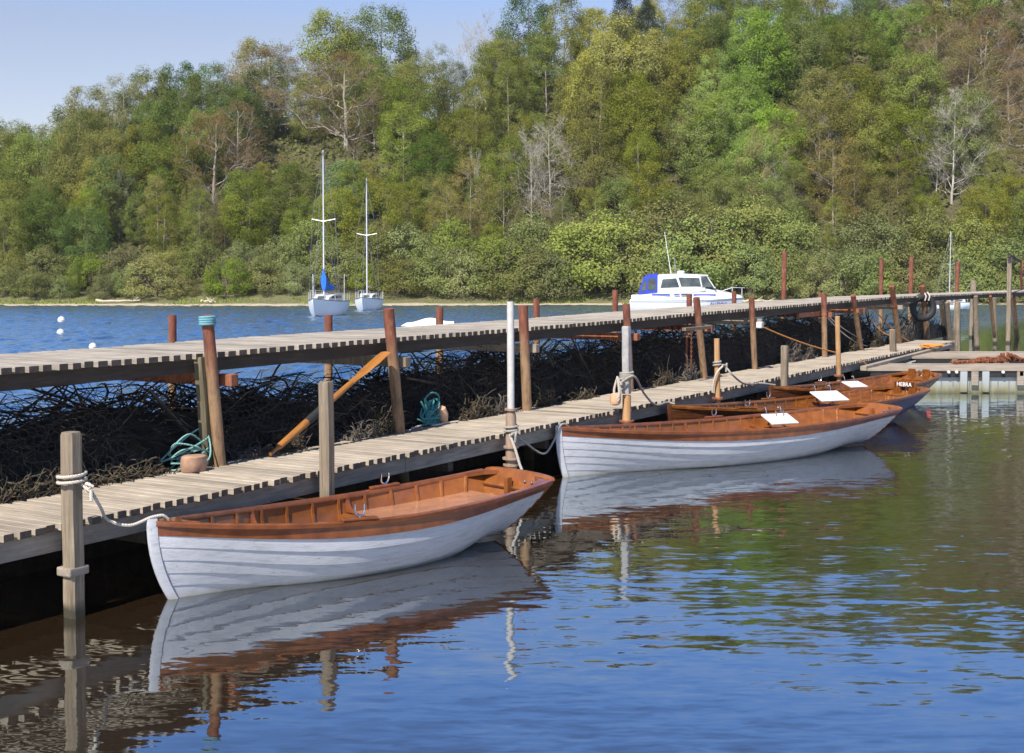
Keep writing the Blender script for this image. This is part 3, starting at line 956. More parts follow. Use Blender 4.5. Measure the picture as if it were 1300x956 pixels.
# ------------------------------------------------------------------ brushwood bank between jetty and pier
def build_brush():
    rr = random.Random(21)
    def top(s):
        z = 1.17 + 0.08 * math.sin(s * 0.9) + 0.07 * math.sin(s * 2.3 + 1) + 0.1 * noise.noise(V((s * 1.3, 3, 0)))
        z += 0.22 * sm(12, 26, s)
        return z * (1 - 0.75 * sm(35, 40.5, s))
    mb = MB()
    rows = []
    ss = np.arange(1.5, 41.5, 0.12)
    for s in ss:
        T = top(s)
        r_ = []
        for (n_, zf) in ((9.27, -0.5), (9.29, 0.35), (9.33, 0.66), (9.42, 0.84), (9.58, 0.95), (9.75, 1.0), (10.1, 0.98), (10.5, 0.8), (10.8, 0.4), (11.1, -0.5)):
            z = zf * T if zf > 0 else zf
            k = noise.noise(V((s * 3.1, n_ * 5, z * 3))) * 0.09
            r_.append(V((s, n_ + (k if n_ > 9.35 else abs(k) * .3), z + k * (1 if zf > .5 else .3))))
        rows.append(r_)
    mb.grid(rows)
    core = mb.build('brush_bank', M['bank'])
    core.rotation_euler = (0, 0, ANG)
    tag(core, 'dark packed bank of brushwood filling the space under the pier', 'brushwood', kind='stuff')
    tw = MB()
    for i in range(7000):
        s = rr.uniform(2.5, 40.5)
        if rr.random() < .45:
            s = rr.uniform(4, 22)
        T = top(s)
        n_ = rr.uniform(9.32, 10.7)
        k = 1 - abs((n_ - 9.9) / 1.1) ** 2 * 0.5
        z = T * k + rr.uniform(-0.12, 0.30) * rr.random() - .02
        if rr.random() < .3:
            n_ = 9.30 + rr.uniform(0, .2); z = rr.uniform(.5, T * .95)
        L = rr.uniform(.25, 1.15)
        a = rr.gauss(0, .5) + (PI if rr.random() < .5 else 0)
        e = rr.gauss(0.05, .28)
        p = V((s, n_, z)); d = V((math.cos(a) * math.cos(e), math.sin(a) * math.cos(e) * .5, math.sin(e)))
        pts = [p]
        for q in range(4):
            d = (d + V((rr.gauss(0, .22), rr.gauss(0, .16), rr.gauss(-.02, .22)))).normalized()
            p = p + d * L / 4
            if p.y < 9.27: p.y = 9.27
            p.z = min(p.z, T + .33)
            pts.append(p.copy())
        r0 = rr.choice((.003, .004, .005, .007, .012)) * (1 + s / 45)
        tw.tube(pts, [r0, r0 * .9, r0 * .75, r0 * .55, r0 * .3], 4, False)
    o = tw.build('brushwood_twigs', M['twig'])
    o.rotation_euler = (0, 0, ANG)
    tag(o, 'tangle of dark twigs and branches on the bank under the pier', 'brushwood', kind='stuff')
    st = MB()
    for i in range(260):
        s = rr.uniform(3.5, 39)
        T = top(s)
        fr = rr.random() < .6
        p = V((s, 9.28 + rr.uniform(0, .12) if fr else rr.uniform(9.4, 10.4), rr.uniform(.62, T) if fr else T + rr.uniform(-.02, .14)))
        a = rr.gauss(0, .6) + (PI if rr.random() < .5 else 0)
        L = rr.uniform(.25, 1.0)
        d = V((math.cos(a), math.sin(a) * .25, rr.gauss(.1, .35)))
        q = p + d * L * .5 + V((rr.gauss(0, .05), 0, rr.gauss(0, .05)))
        e = p + d * L
        q.y = max(q.y, 9.26); e.y = max(e.y, 9.25)
        r0 = rr.choice((.006, .010, .015, .022))
        st.tube([p, q, e], [r0, r0 * .9, r0 * .6], 5)
    o = st.build('brushwood_sticks', M['stick'])
    o.rotation_euler = (0, 0, ANG)
    tag(o, 'thicker broken sticks caught in the dark brushwood bank', 'brushwood', kind='stuff')
    # hexagonal wire netting draped over it
    nt = MB()
    hx = 0.052
    def surf(s, v):
        # v: distance up the face
        T = top(s)
        if v < 0.55:
            n_ = 9.27 + 0.1 * v
            z = 0.70 + v * (T - 0.62) / 0.55
        else:
            n_ = 9.325 + (v - .55) * .9
            z = T + .08 + .18 * math.sin(min(1, (v - .55) / .7) * PI * .6)
        j = noise.noise(V((s * 2, v * 3, 5)))
        return V((s + .03 * j, n_ + .05 * j + .02, z + .05 * j))
    done = 0
    rows_n = int(1.35 / (hx * 1.5))
    s_max = 36.0
    for i in range(rows_n):
        for j in range(int((s_max - 3) / (hx * 1.732))):
            cs = 3 + (j + (i % 2) * .5) * hx * 1.732
            cv = i * hx * 1.5
            if noise.noise(V((cs * .5, cv * .8, 9))) < -.22: continue
            pts = [(cs + hx * math.cos(PI / 6 + k * PI / 3), cv + hx * math.sin(PI / 6 + k * PI / 3)) for k in (0, 1, 2, 3)]
            nt.tube([surf(*p) for p in pts], .0022 * (1 + cs / 30), 3, False)
    o = nt.build('wire_netting', M['net_wire'])
    o.rotation_euler = (0, 0, ANG)
    tag(o, 'rusty hexagonal wire netting draped over the dark brushwood bank', 'netting')
    return top
BRUSH_TOP = build_brush()

def clump(px, py, w_, h_, seed, label, mat='twig_dry', nn=9.11, count=150, name='dry_root_clump', group='dry root clumps at the back edge of the jetty', cat='root clump', z0=None):
    rr = random.Random(seed)
    p0 = at_z(px, py, JZ)
    s, _ = SN(p0)
    root = MB()
    for i in range(int(count * 1.6)):
        c = V((rr.uniform(-.5, .5) * w_, rr.uniform(-.05, .2) , 0))
        hh = .75 * h_ * (1 - (2 * c.x / w_) ** 2 * .6)
        a = rr.uniform(0, 2 * PI)
        d = V((math.cos(a) * .6, math.sin(a) * .4 - .1, rr.uniform(.2, 1.2))).normalized()
        pts = [c]
        L = hh * rr.uniform(.7, 1.9)
        p = c + V((0, 0, hh * .5 * rr.random()))
        pts = [p]
        for q in range(7):
            d = (d + V((rr.gauss(0, .75), rr.gauss(-.02, .5), rr.gauss(-.2, .6)))).normalized()
            p = p + d * L / 7
            p.y = max(p.y, -.1)
            p.z = max(p.z, 0)
            pts.append(p.copy())
        r0 = rr.uniform(.003, .0085) * (1 + s / 30)
        root.tube(pts, [r0, r0, r0, r0 * .9, r0 * .8, r0 * .7, r0 * .6, r0 * .4], 4, False)
    o = root.build(name, M[mat])
    o.location = P(s, nn, JZ - .08)
    o.rotation_euler = (0, 0, ANG)
    tag(o, label, cat, group)
clump(20, 632, .9, .40, 1, 'dry tan root clump at the bottom left corner behind the nearest post', count=240)
clump(62, 622, .7, .38, 2, 'dry root clump just left of the nearest rope wound post', count=220)
clump(135, 610, .8, .36, 3, 'dry root clump just right of the nearest rope wound post', count=240)
clump(185, 603, .7, .28, 4, 'low dry root clump left of the reddish block', count=160)
clump(338, 580, .7, .25, 5, 'pale roots tangled round the foot of the oar', mat='twig_grey', count=150)
clump(375, 573, .6, .35, 6, 'dry roots just left of the second square jetty post', count=160)
clump(455, 556, .9, .34, 7, 'dry roots right of the second square jetty post', mat='twig_grey', count=160)
clump(488, 551, .5, .45, 8, 'tall dry root clump just left of the oar pile', count=200)
clump(600, 530, .8, .50, 9, 'spiky brown root clump right of the teal rope coil', count=260)
clump(634, 524, .7, .42, 10, 'dry roots behind the tall thin white pole', mat='twig_grey', count=200)
clump(688, 514, .7, .38, 11, 'dry root clump right of the pile beside the white pole', count=180)
clump(740, 506, .8, .35, 12, 'low roots left of the grey painted post', count=160)
clump(835, 488, .9, .5, 13, 'dry roots right of the grey painted post', count=200)
clump(865, 482, .8, .5, 14, 'dry roots left of the hanging chain pile', mat='twig_grey', count=200)
clump(985, 458, .8, .6, 15, 'pale driftwood roots behind the short square post', mat='twig_grey', count=160)
clump(1010, 455, .7, .45, 16, 'roots beside the white scrap on the jetty', mat='twig_grey', count=140)
clump(1075, 445, .9, .5, 17, 'roots behind the sloping pair of ropes', mat='twig_dry', count=150)
clump(1110, 440, .9, .7, 18, 'tall roots left of the collared pile', mat='twig_dry', count=150)
clump(1160, 434, 1.3, .9, 19, 'roots between the two last rusty piles', mat='twig_grey', count=180)
clump(1222, 430, 3.2, 1.2, 20, 'bushy grey twig heap beyond the end of the jetty', mat='twig_grey', count=420, nn=9.3)
clump(1262, 428, 2.6, .6, 22, 'low twig heap in the water under the far pier', mat='twig_grey', count=240, nn=9.3)
clump(1292, 426, 2.6, .5, 23, 'low twig heap below the tall gate frame', mat='twig', count=240, nn=9.3)
# ------------------------------------------------------------------ rowing boats
class Hull:
    def __init__(s, L, B, bow, mid, stern, tr=0.62, keel=-0.16, tuck=0.10, rake=0.42, trake=0.30, flare=1.0, e=0.72, full=0.5, bowp=0.85, vee=0.62):
        s.__dict__.update(locals())
    def sheer(s, u):
        # parabola-like through bow, mid (u=.55), stern
        if u < .55:
            t = 1 - u / .55
            return s.mid + (s.bow - s.mid) * t ** 1.9
        t = (u - .55) / .45
        return s.mid + (s.stern - s.mid) * t ** 1.9
    def hb(s, u):
        if u < s.full:
            return max(.012, s.B / 2 * math.sin(PI / 2 * u / s.full) ** s.bowp)
        t = (u - s.full) / (1 - s.full)
        return s.B / 2 * (1 - (1 - s.tr) * t ** 2.1)
    def pt(s, u, v, side=1, off=0.0):
        zs = s.sheer(u)
        zk = s.keel + (s.tuck - s.keel) * sm(.55, 1.0, u) ** 1.3
        w_ = sm(0, .42, u) * (1 - s.vee * sm(.55, 1, u))
        b = s.hb(u)
        th = v * PI / 2
        ym = math.sin(th) ** s.e
        zm = 1 - math.cos(th)
        zm = zm ** .92
        yb = v ** 1.05
        y = b * (yb * (1 - w_) + ym * w_)
        zf = v * (1 - w_) + zm * w_
        z = zk + (zs - zk) * zf
        zrel = (z - s.keel) / (zs - s.keel)
        x = u * s.L + s.rake * (max(0, 1 - zrel)) ** 2.2 * (1 - sm(0, .35, u)) - s.trake * max(0, 1 - (z - zk) / (zs - zk)) * sm(.7, 1, u)
        y = max(y + off, 0.0 if off >= 0 else .002)
        return V((x, side * y, z))

def make_boat(name, H, label, hull_m, rail_m, in_m, bench_m, nstr=7, band=True, thwarts=(.3, .58), bench=None, rowlocks=(), pads=0, letters=None, plate=None, rudder=False, group='rowing boats moored along the jetty'):
    root = empty(name)
    tag(root, label, 'rowing boat', group)
    NU = 44
    us = [i / NU for i in range(NU + 1)]
    vs = [0.0]
    for k in range(nstr):
        vs.append(vs[-1] + (1.25 if k == 0 else 1.0 if k < nstr - 1 else .82))
    vs = [v / vs[-1] for v in vs]
    if band:
        vs[-2] = 1 - .135
    lap = 0.019
    body, top = MB(), MB()
    for side in (1, -1):
        prev = None
        for k in range(nstr):
            mb = top if (band and k == nstr - 1) else body
            rows = []
            for j in range(4):
                f = j / 3
                v = vs[k] + (vs[k + 1] - vs[k]) * f
                rows.append([H.pt(u, v, side, (lap if k > 0 else 0) * (1 - f) * (0.32 + .68 * sm(0.0, .5, u))) for u in us])
            mb.grid(rows)
            if prev is not None:
                mb.grid([prev, rows[0]])
            prev = rows[-1]
    hull_o = body.build('hull', hull_m, root, True, 50)
    if band:
        top.build('sheer_strake', rail_m, root, True, 50)
    # inner skin
    inn = MB()
    T = .02
    uin = [u for u in us if u >= .02]
    for side in (1, -1):
        inn.grid([[H.pt(u, v, side, -T) + V((0, 0, .012 * (1 - v))) for u in uin] for v in np.linspace(.12, .985, 12)])
    inn.build('inner_planking', in_m, root, True, 60)
    # gunwale
    for side in (1, -1):
        g = MB()
        rows = []
        ug = [0.004 + .991 * i / 50 for i in range(51)]
        for (dy, dz) in ((.022, -.028), (.026, .006), (.020, .014), (-.030, .014), (-.036, .006), (-.036, -.028), (.022, -.028)):
            rows.append([H.pt(u, 1.0, side) + V((0, side * (dy if H.hb(u) > .05 or dy > 0 else -H.hb(u) * .8), dz)) for u in ug])
        g.grid(rows)
        g.build('gunwale', rail_m, root, True, 40)
    # stem post
    st = MB()
    sp = [H.pt(0, v, 1) * V((1, 0, 1)).x if False else V((H.pt(0, v, 1).x, 0, H.pt(0, v, 1).z)) for v in np.linspace(0, 1.0, 16)]
    sp[-1].z += .03
    rows = []
    for (dx, dy) in ((.03, .034), (-.03, .022), (-.045, 0.008), (-.045, -.008), (-.03, -.022), (.03, -.034)):
        rows.append([p + V((dx, dy, 0)) for p in sp])
    st.grid(rows)
    st.add([r_[-1] for r_ in rows], [tuple(range(6))])
    st.build('stem', hull_m, root, True, 40)
    bh = MB()   # breasthook
    z0 = H.sheer(0.0)
    pts = [H.pt(.01, 1, 1, -.002), H.pt(.05, 1, 1, -.02), H.pt(.085, 1, 1, -.03), V((H.L * .065, 0, H.sheer(.065))), H.pt(.085, 1, -1, -.03), H.pt(.05, 1, -1, -.02), H.pt(.01, 1, -1, -.002)]
    bh.prism([p + V((0, 0, .02)) for p in pts], lambda p: p - V((0, 0, .045)))
    bh.build('breasthook', rail_m, root)
    # transom
    tm = MB()
    edge = [H.pt(1.0, v, 1, .004) for v in np.linspace(.0, 1, 14)]
    zt = H.sheer(1.0)
    b1 = H.hb(1.0)
    crown = []
    for i in range(1, 12):
        y = b1 * math.cos(PI * i / 12)
        crown.append(V((H.L + .012, y, zt + .055 * math.sin(PI * i / 12) ** .6)))
    ring = edge + crown + [V((p.x, -p.y, p.z)) for p in reversed(edge)][0:-1]
    tm.prism(ring, lambda p: p + V((.035, 0, 0)))
    tro = tm.build('transom', in_m, root)
    # seam rail and centre post on the transom
    tr_x = lambda z: H.L - H.trake * max(0, 1 - (z - H.tuck) / (zt - H.tuck))
    z = zt - .13
    sb = MB(); sb.box((tr_x(z) - .012, 0, z), (.02, b1 * 1.72, .018)); sb.build('seam_batten', M['varnish_dark'] if in_m != M['varnish'] else in_m, tro)
    if pads:
        for yy in (-.16, .16):
            pd = MB(); pd.box((tr_x(zt - .05) - .03, yy, zt - .04), (.05, .15, .30), None, .01); pd.build('outboard_pad', M['varnish'], tro)
        ck = MB(); ck.tube([V((tr_x(zt) - .04, 0, zt - .15)), V((tr_x(zt) - .04, 0, zt + .08))], .025, 8); ck.build('pintle', M['chrome'], tro, True)
    else:
        cp = MB(); cp.box((tr_x(zt - .1) - .05, .02, zt - .13), (.07, .055, .24), None, .008); cp.build('centre_post', in_m, tro)
        for yy in (.06, .16):
            bo = MB(); bo.lathe((0, 0, 0), [(.016, 0), (.016, .01), (.008, .016)], 10)
            o = bo.build('bolt', M['chrome'], tro, True); o.location = (tr_x(zt - .05) - .014, -yy - .1, zt - .04); o.rotation_euler = (0, -PI / 2, 0)
    if letters:
        me = text_mesh(letters, .085)
        me.materials.append(M['letter_white'])
        o = bpy.data.objects.new('lettering', me); COL.objects.link(o); o.parent = tro
        zz = zt - .19
        o.location = (tr_x(zz) - .012, -b1 * .48, zz)
        o.rotation_euler = (PI / 2, 0, -PI / 2)
    # quarter knees
    for side in (1, -1):
        k = MB()
        a = H.pt(.985, 1, side, -.03); 
        poly = [V((H.L - .012, side * (b1 - .035), zt)), V((H.L - .012, side * (b1 - .24), zt + .012)), V((H.L - .10, side * (b1 - .11), zt)), H.pt(.93, 1, side, -.04)]
        k.prism([p + V((0, 0, .012)) for p in poly], lambda p: p - V((0, 0, .04)))
        k.build('quarter_knee', rail_m, root)
    # ribs
    nr = int(H.L * .86 / .27)
    for i in range(nr):
        u = .10 + .84 * i / (nr - 1)
        rb = MB()
        du = .014 / H.L
        path = [(v, 1) for v in np.linspace(.97, .2, 8)] + [(v, -1) for v in np.linspace(.2, .97, 8)]
        rows = []
        for (uu, th) in ((u - du, -.018), (u - du, -.036), (u + du, -.036), (u + du, -.018)):
            rows.append([H.pt(uu, v, sd_, th) + V((0, 0, .012)) for (v, sd_) in path])
        rb.grid(rows)
        rb.build('rib', in_m, root, False)
    # floor boards
    fl = MB()
    zf = H.keel + .17
    def half_at(u, z):
        lo, hi = 0.0, 1.0
        for _ in range(18):
            mid = (lo + hi) / 2
            if H.pt(u, mid).z < z: lo = mid
            else: hi = mid
        p = H.pt(u, lo, 1, -.022)
        return p
    uf = np.linspace(.14, .95, 24)
    fl.grid([[V((half_at(u, max(zf, H.pt(u, 0).z + .05)).x, 0, max(zf, H.pt(u, 0).z + .05))) + V((0, half_at(u, max(zf, H.pt(u, 0).z + .05)).y * t, 0)) for u in uf] for t in (-1, -.5, 0, .5, 1)])
    fl.build('floor_boards', in_m, root)
    # thwarts with knees
    for u in thwarts:
        z = H.sheer(u) - .17
        a = half_at(u, z); 
        du = .12 / H.L
        p0, p1 = half_at(u - du, z), half_at(u + du, z)
        t_ = MB()
        t_.prism([V((p0.x, p0.y, z)), V((p1.x, p1.y, z)), V((p1.x, -p1.y, z)), V((p0.x, -p0.y, z))], lambda p: p - V((0, 0, .03)))
        t_.build('thwart', in_m, root)
        for side in (1, -1):
            kn = MB()
            pts = []
            zt_ = H.sheer(u) - .02
            q = half_at(u, zt_)
            for i in range(7):
                f = i / 6
                pts.append(V((q.x, side * (q.y - .012 - .16 * f ** 2.2), zt_ + (z - zt_) * (1 - (1 - f) ** 1.6) + .012)))
            pts_out = [V((p.x, side * (half_at(u, p.z).y + .006), p.z)) for p in reversed(pts)]
            kn.prism([p - V((.02, 0, 0)) for p in pts + pts_out], lambda p: p + V((.04, 0, 0)))
            kn.build('knee', rail_m, root)
    if bench:
        u0, u1 = bench
        ub = np.linspace(u0, u1, 12)
        bz = MB()
        zb = [H.sheer(u) - .165 for u in ub]
        L_ = [half_at(u, z) for u, z in zip(ub, zb)]
        rows = [[V((p.x, p.y * t, z)) for p, z in zip(L_, zb)] for t in (-1, -.4, .4, 1)]
        bz.grid(rows)
        bz.grid([[V((p.x, p.y * t, z - .03)) for p, z in zip(L_, zb)] for t in (-1, 1)])
        bz.grid([[V((L_[0].x, L_[0].y * t, zb[0])) for t in (-1, 1)], [V((L_[0].x, L_[0].y * t, zb[0] - .03)) for t in (-1, 1)]])
        bz.build('stern_bench', bench_m, root)
    # rowlocks: chrome horns on a pad
    for (u, side) in rowlocks:
        q = H.pt(u, 1, side)
        pd = MB()
        tang = (H.pt(u + .02, 1, side) - H.pt(u - .02, 1, side)).normalized()
        pd.bar(q - tang * .17 + V((0, 0, .029)), q + tang * .17 + V((0, 0, .029)), .062, .028, bev=.008)
        po = pd.build('rowlock_pad', rail_m, root)
        rl = MB()
        pts = []
        for i in range(13):
            a = PI * (1.0 + i / 12) 
            pts.append(q + V((0, 0, .105)) + tang * (.045 * math.cos(a)) + V((0, 0, .055 * math.sin(a))))
        pts = [pts[0] + V((0, 0, .05))] + pts + [pts[-1] + V((0, 0, .05))]
        rl.tube(pts, .009, 8)
        rl.tube([q + V((0, 0, .04)), q + V((0, 0, .055))], .012, 8)
        rl.build('rowlock', M['chrome'], po, True)
    return root

def place_boat(root, H, bow_px, corner_px):
    """bow top and near stern corner, both seen in the photograph"""
    p0 = at_z(bow_px[0], bow_px[1], H.bow + .02)
    pc = at_z(corner_px[0], corner_px[1], H.stern + .02)
    d = V((pc.x - p0.x, pc.y - p0.y))
    D = d.length
    b = H.hb(1.0)
    phi = math.atan2(d.y, d.x) + math.asin(b / D)
    root.location = (p0.x, p0.y, 0)
    root.rotation_euler = (0, 0, phi)
    return math.sqrt(D * D - b * b), phi

def fitted(bow_px, corner_px, tr_half, bow, stern):
    p0 = at_z(bow_px[0], bow_px[1], bow + .02)
    pc = at_z(corner_px[0], corner_px[1], stern + .02)
    D = math.hypot(pc.x - p0.x, pc.y - p0.y)
    return math.sqrt(D * D - tr_half ** 2)

BT = {}
def boat(key, bow_px, corner_px, B, bow, mid, stern, tr, **kw):
    L = fitted(bow_px, corner_px, B / 2 * tr, bow, stern)
    hk = {k: kw.pop(k) for k in ('keel', 'tuck', 'rake', 'trake', 'full', 'bowp', 'e') if k in kw}
    H = Hull(L, B, bow, mid, stern, tr, **hk)
    r = make_boat('rowing_boat', H, **kw)
    place_boat(r, H, bow_px, corner_px)
    print('boat', key, 'L=%.2f' % L, r.location[:], math.degrees(r.rotation_euler.z))
    BT[key] = (r, H)
    return r, H
boat(1, (193, 660), (701, 608), 1.30, .65, .51, .60, .78, keel=-.14, tuck=.03, trake=.34, full=.56, rake=.27,
     label='white clinker rowing boat with brown gunwale, nearest to the camera', hull_m=M['white_hull'], rail_m=M['boat_brown'], in_m=M['boat_brown_in'], bench_m=M['bench_sheen'],
     thwarts=(.30, .585), bench=(.60, .96), rowlocks=((.40, -1), (.70, 1)), letters='RE')
boat(2, (709, 541), (1144, 518), 1.50, .66, .49, .57, .60, keel=-.14, tuck=.03, trake=.40, full=.52, rake=.18,
     label='second white clinker rowing boat with brown gunwale, beside the varnished boats', hull_m=M['white_hull'], rail_m=M['boat_brown'], in_m=M['boat_brown_in'], bench_m=M['bench_sheen'],
     thwarts=(.26, .45, .66), rowlocks=((.55, 1),), nstr=8)
boat(3, (849, 514), (1180, 494), 1.55, .64, .47, .56, .60, keel=-.14, tuck=.03, trake=.5, full=.52, rake=.2,
     label='dark varnished rowing boat with a name plate, between white boat and jetty', hull_m=M['varnish_dark'], rail_m=M['varnish'], in_m=M['varnish'], bench_m=M['varnish'],
     thwarts=(.28, .46, .68), rowlocks=((.2, -1), (.52, 1)), nstr=8, pads=1, band=False)
boat(4, (978, 490), (1195, 475), 1.55, .66, .49, .58, .60, keel=-.14, tuck=.03, trake=.5, full=.52, rake=.2,
     label='dark varnished rowing boat moored farthest along the jetty, by the pontoon', hull_m=M['varnish_dark'], rail_m=M['varnish'], in_m=M['varnish'], bench_m=M['varnish'],
     thwarts=(.28, .46, .68), rowlocks=((.2, -1), (.52, 1)), nstr=8, pads=1, band=False)
# which side faces the camera: local +y is left of the heading (bow->stern); fine

# name plate at the stern of boat 3
def name_plate():
    r, H = BT[3]
    o = MB(); o.box((0, 0, 0), (.012, .42, .10), None, .004)
    x = H.L - .30
    z = H.stern + .08
    pl = o.build('name_plate', M['varnish_dark'], r); pl.location = (H.L - .10, .0, z)
    me = text_mesh('HEBRA', .105, .003); me.materials.append(M['letter_white'])
    t = bpy.data.objects.new('lettering', me); COL.objects.link(t); t.parent = pl
    t.location = (-.010, 0, 0); t.rotation_euler = (PI / 2, 0, -PI / 2)
    for yy in (-.15, .15):
        s_ = MB(); s_.box((.0, yy, -.1), (.02, .03, .12)); s_.build('bracket', M['varnish'], pl)
name_plate()

# white clip-on seats with chrome hooks
def boat_seat(key, px, py, wpx, hook, label, tilt=.9, yaw=0.4):
    r, H = BT[key]
    root = empty('boat_seat')
    zc = H.mid + (.03 if key == 3 else -.03)
    p = at_z(px, py, zc)
    root.location = p
    root.rotation_euler = (0, 0, yaw)
    tag(root, label, 'seat', 'white folding seats in the rowing boats')
    W = wpx * p.y / FPX
    Dp = .34 if key != 3 else .40
    mb = MB()
    tl = Matrix.Rotation(tilt, 3, 'X')
    mb.box((0, 0, 0), (W, Dp, .03), tl, .01)
    mb.build('panel', M['white_plastic'], root)
    top = tl @ V((0, Dp / 2, 0))
    for x in (-.28, .28):
        hk = MB()
        b = top + V((x * W, 0, 0))
        hk.tube(spline([b, b + V((0, .02, .07)), b + V((-.03, 0, .12)), b + V((-.08, -.03, .11))], 5), .009, 8)
        hk.build('hook', M['chrome'], root, True)
    if hook:
        hk = MB()
        b = tl @ V((0.05, 0.1, .03))
        hk.tube(spline([b + V((-.07, 0, .06)), b + V((-.06, -.02, -.03)), b + V((0, -.03, -.07)), b + V((.06, -.02, -.03)), b + V((.07, 0, .06))], 5), .008, 8)
        hk.build('handle', M['grey_paint'], root, True)
boat_seat(2, 990, 532, 40, True, 'white folding seat in the second white rowing boat', tilt=.35)
boat_seat(3, 1053, 503, 42, False, 'large white folding seat in the name plated varnished boat', tilt=.35)
boat_seat(4, 1085, 488, 26, False, 'small bluish white folding seat in the farthest varnished boat', tilt=.25)

# ------------------------------------------------------------------ ropes
def rope(name, pts, r, mat, label, cat='rope', group=None, sides=7):
    mb = MB()
    mb.tube(pts, r, sides)
    o = mb.build(name, M[mat], None, True)
    tag(o, label, cat, group)
    return o
def wpost(Pk, z):
    root, f, t = Pk
    return Matrix.Rotation(ANG, 3, 'Z') @ local_pt(f, t, z) + V((root.location.x, root.location.y, 0))
def wraps(c, rad, turns, rise, r, n=16, phase=0.0):
    return [c + V((rad * math.cos(phase + a), rad * math.sin(phase + a), rise * (a / (2 * PI * turns) - .5))) for a in [2 * PI * turns * i / (n * turns) for i in range(int(n * turns) + 1)]]
def knot(c, s, seed, n=7):
    rr = random.Random(seed)
    return [c + V((rr.uniform(-1, 1), rr.uniform(-1, 1), rr.uniform(-1, 1))) * s for _ in range(n)]
def mooring(Pk, z, rad, knot_off, path, r, mat, label, seed, turns=2):
    c = wpost(Pk, z)
    mb = MB()
    mb.tube(wraps(c, rad, turns, .09, r, phase=.6), r, 7)
    k0 = c + V(knot_off)
    mb.tube(spline([c + V(knot_off) * .6] + knot(k0, r * 3.0, seed) + [k0 - V((-.02, .02, .10))], 5), r, 7)
    mb.tube(path(k0), r, 7)
    o = mb.build('mooring_rope', M[mat], None, True)
    tag(o, label, 'rope', 'ropes mooring the rowing boats')
r1, H1 = BT[1]
bow1 = V(r1.location) + V((0, 0, H1.bow + .03))
rz = Matrix.Rotation(r1.rotation_euler.z, 3, 'Z')
mooring(P1, 1.07, .105, (.15, -.05, -.06), lambda k: spline([k, k + V((.05, .10, -.17)), at_y(137, 660, bow1.y - .18), at_y(165, 667, bow1.y - .1), at_y(195, 656, bow1.y), bow1 + rz @ V((.12, -.03, -.01)), bow1 + rz @ V((.22, 0, -.25))], 8), .013, 'rope', 'cream rope from the nearest post to the bow of the nearest boat', 3)
r2, H2 = BT[2]
bow2 = V(r2.location) + V((0, 0, H2.bow + .03))
rz2 = Matrix.Rotation(r2.rotation_euler.z, 3, 'Z')
mooring(P3, .78, .082, (.03, -.08, -.05), lambda k: spline([k, at_y(668, 563, k.y + .3), at_y(690, 576, k.y + .8), at_y(703, 560, bow2.y - .12), bow2 + V((0.02, -.03, 0)), bow2 + rz2 @ V((.15, 0, -.02)), bow2 + rz2 @ V((.25, 0, -.25))], 8), .014, 'rope_grey', 'grey rope from the thin white pole to the second white boat', 4)
k = wpost(P3, .70)
rope('rope_tail', spline([k + V((-.02, -.1, .03)), k + V((.05, -.12, -.15)), k + V((.10, -.12, -.32)), k + V((.13, -.12, -.40))], 6), .017, 'rope', 'frayed rope tail hanging below the sleeve of the white pole')
r3, H3 = BT[3]
bow3 = V(r3.location) + V((0, 0, H3.bow + .03))
mooring(P4, 1.22, .092, (-.10, -.12, -.10), lambda k: spline([k, at_y(805, 478, k.y), at_y(818, 500, k.y + .5), at_y(832, 514, bow3.y - .6), at_y(846, 511, bow3.y), bow3 + V((.1, .07, 0))], 8), .017, 'rope_grey', 'grey rope from the painted square post to the plated varnished boat', 5, 3)
k = wpost(P4, 1.05)
rope('rope_loops', spline([k + V((-.14, -.12, .16)), k + V((-.19, -.1, -.05)), k + V((-.15, -.14, -.2)), k + V((-.1, -.13, -.05)), k + V((-.14, -.14, .14)), k + V((-.12, -.15, -.1)), k + V((-.17, -.13, -.17))], 6), .018, 'rope', 'bunched cream rope loops on the left side of the painted post')
fl = MB(); fl.lathe((0, 0, 0), [(.03, -.09), (.07, -.07), (.085, 0), (.07, .07), (.03, .09)], 14)
o = fl.build('float', M['cork'], None, True); o.location = k + V((-.17, -.08, -.17)); tag(o, 'small tan float hanging on the painted square post', 'float')
r4, H4 = BT[4]
bow4 = V(r4.location) + V((0, 0, H4.bow + .03))
mooring(P5, 1.18, .060, (.12, -.05, -.03), lambda k: spline([k, at_y(932, 478, k.y), at_y(945, 487, k.y + .8), at_y(962, 487, k.y + 1.6), bow4 + V((-.2, -.1, .05)), bow4 + V((.1, .07, 0))], 8), .017, 'rope_grey', 'grey rope from the orange tan pole to the farthest varnished boat', 6)
k = wpost(P5, 1.10)
rope('rope_tail', spline([k + V((.1, -.06, .06)), k + V((-.02, -.11, -.06)), k + V((-.08, -.1, -.25)), k + V((-.09, -.08, -.4))], 6), .017, 'rope', 'rope end hanging down the orange tan pole')
a = wpost(F[6], 1.66)
rope('mooring_line', sag(a + V((.1, -.1, 0)), at_z(1063, 448, .95), .05), .016, 'rope_orange', 'orange line from the white blocked pile down to the orange pole')
q = at_y(1028, 429, a.y + 3.6)
a2 = wpost(F[7], 1.80)
rope('mooring_line', sag(a2, at_z(1112, 437, JZ), .12), .014, 'rope', 'upper cream line of the sloping pair by the upright pile', group='sloping pair of lines from the upright pile')
rope('mooring_line', sag(a2 + V((0, 0, -.02)), at_z(1106, 440, JZ), .18), .014, 'rope', 'lower cream line of the sloping pair by the upright pile', group='sloping pair of lines from the upright pile')
rope('mooring_line', sag(on_n(1105, 386, NF + .3), at_z(1155, 434, JZ), .12), .018, 'rope_orange', 'upper orange line sloping down behind the collared pile')
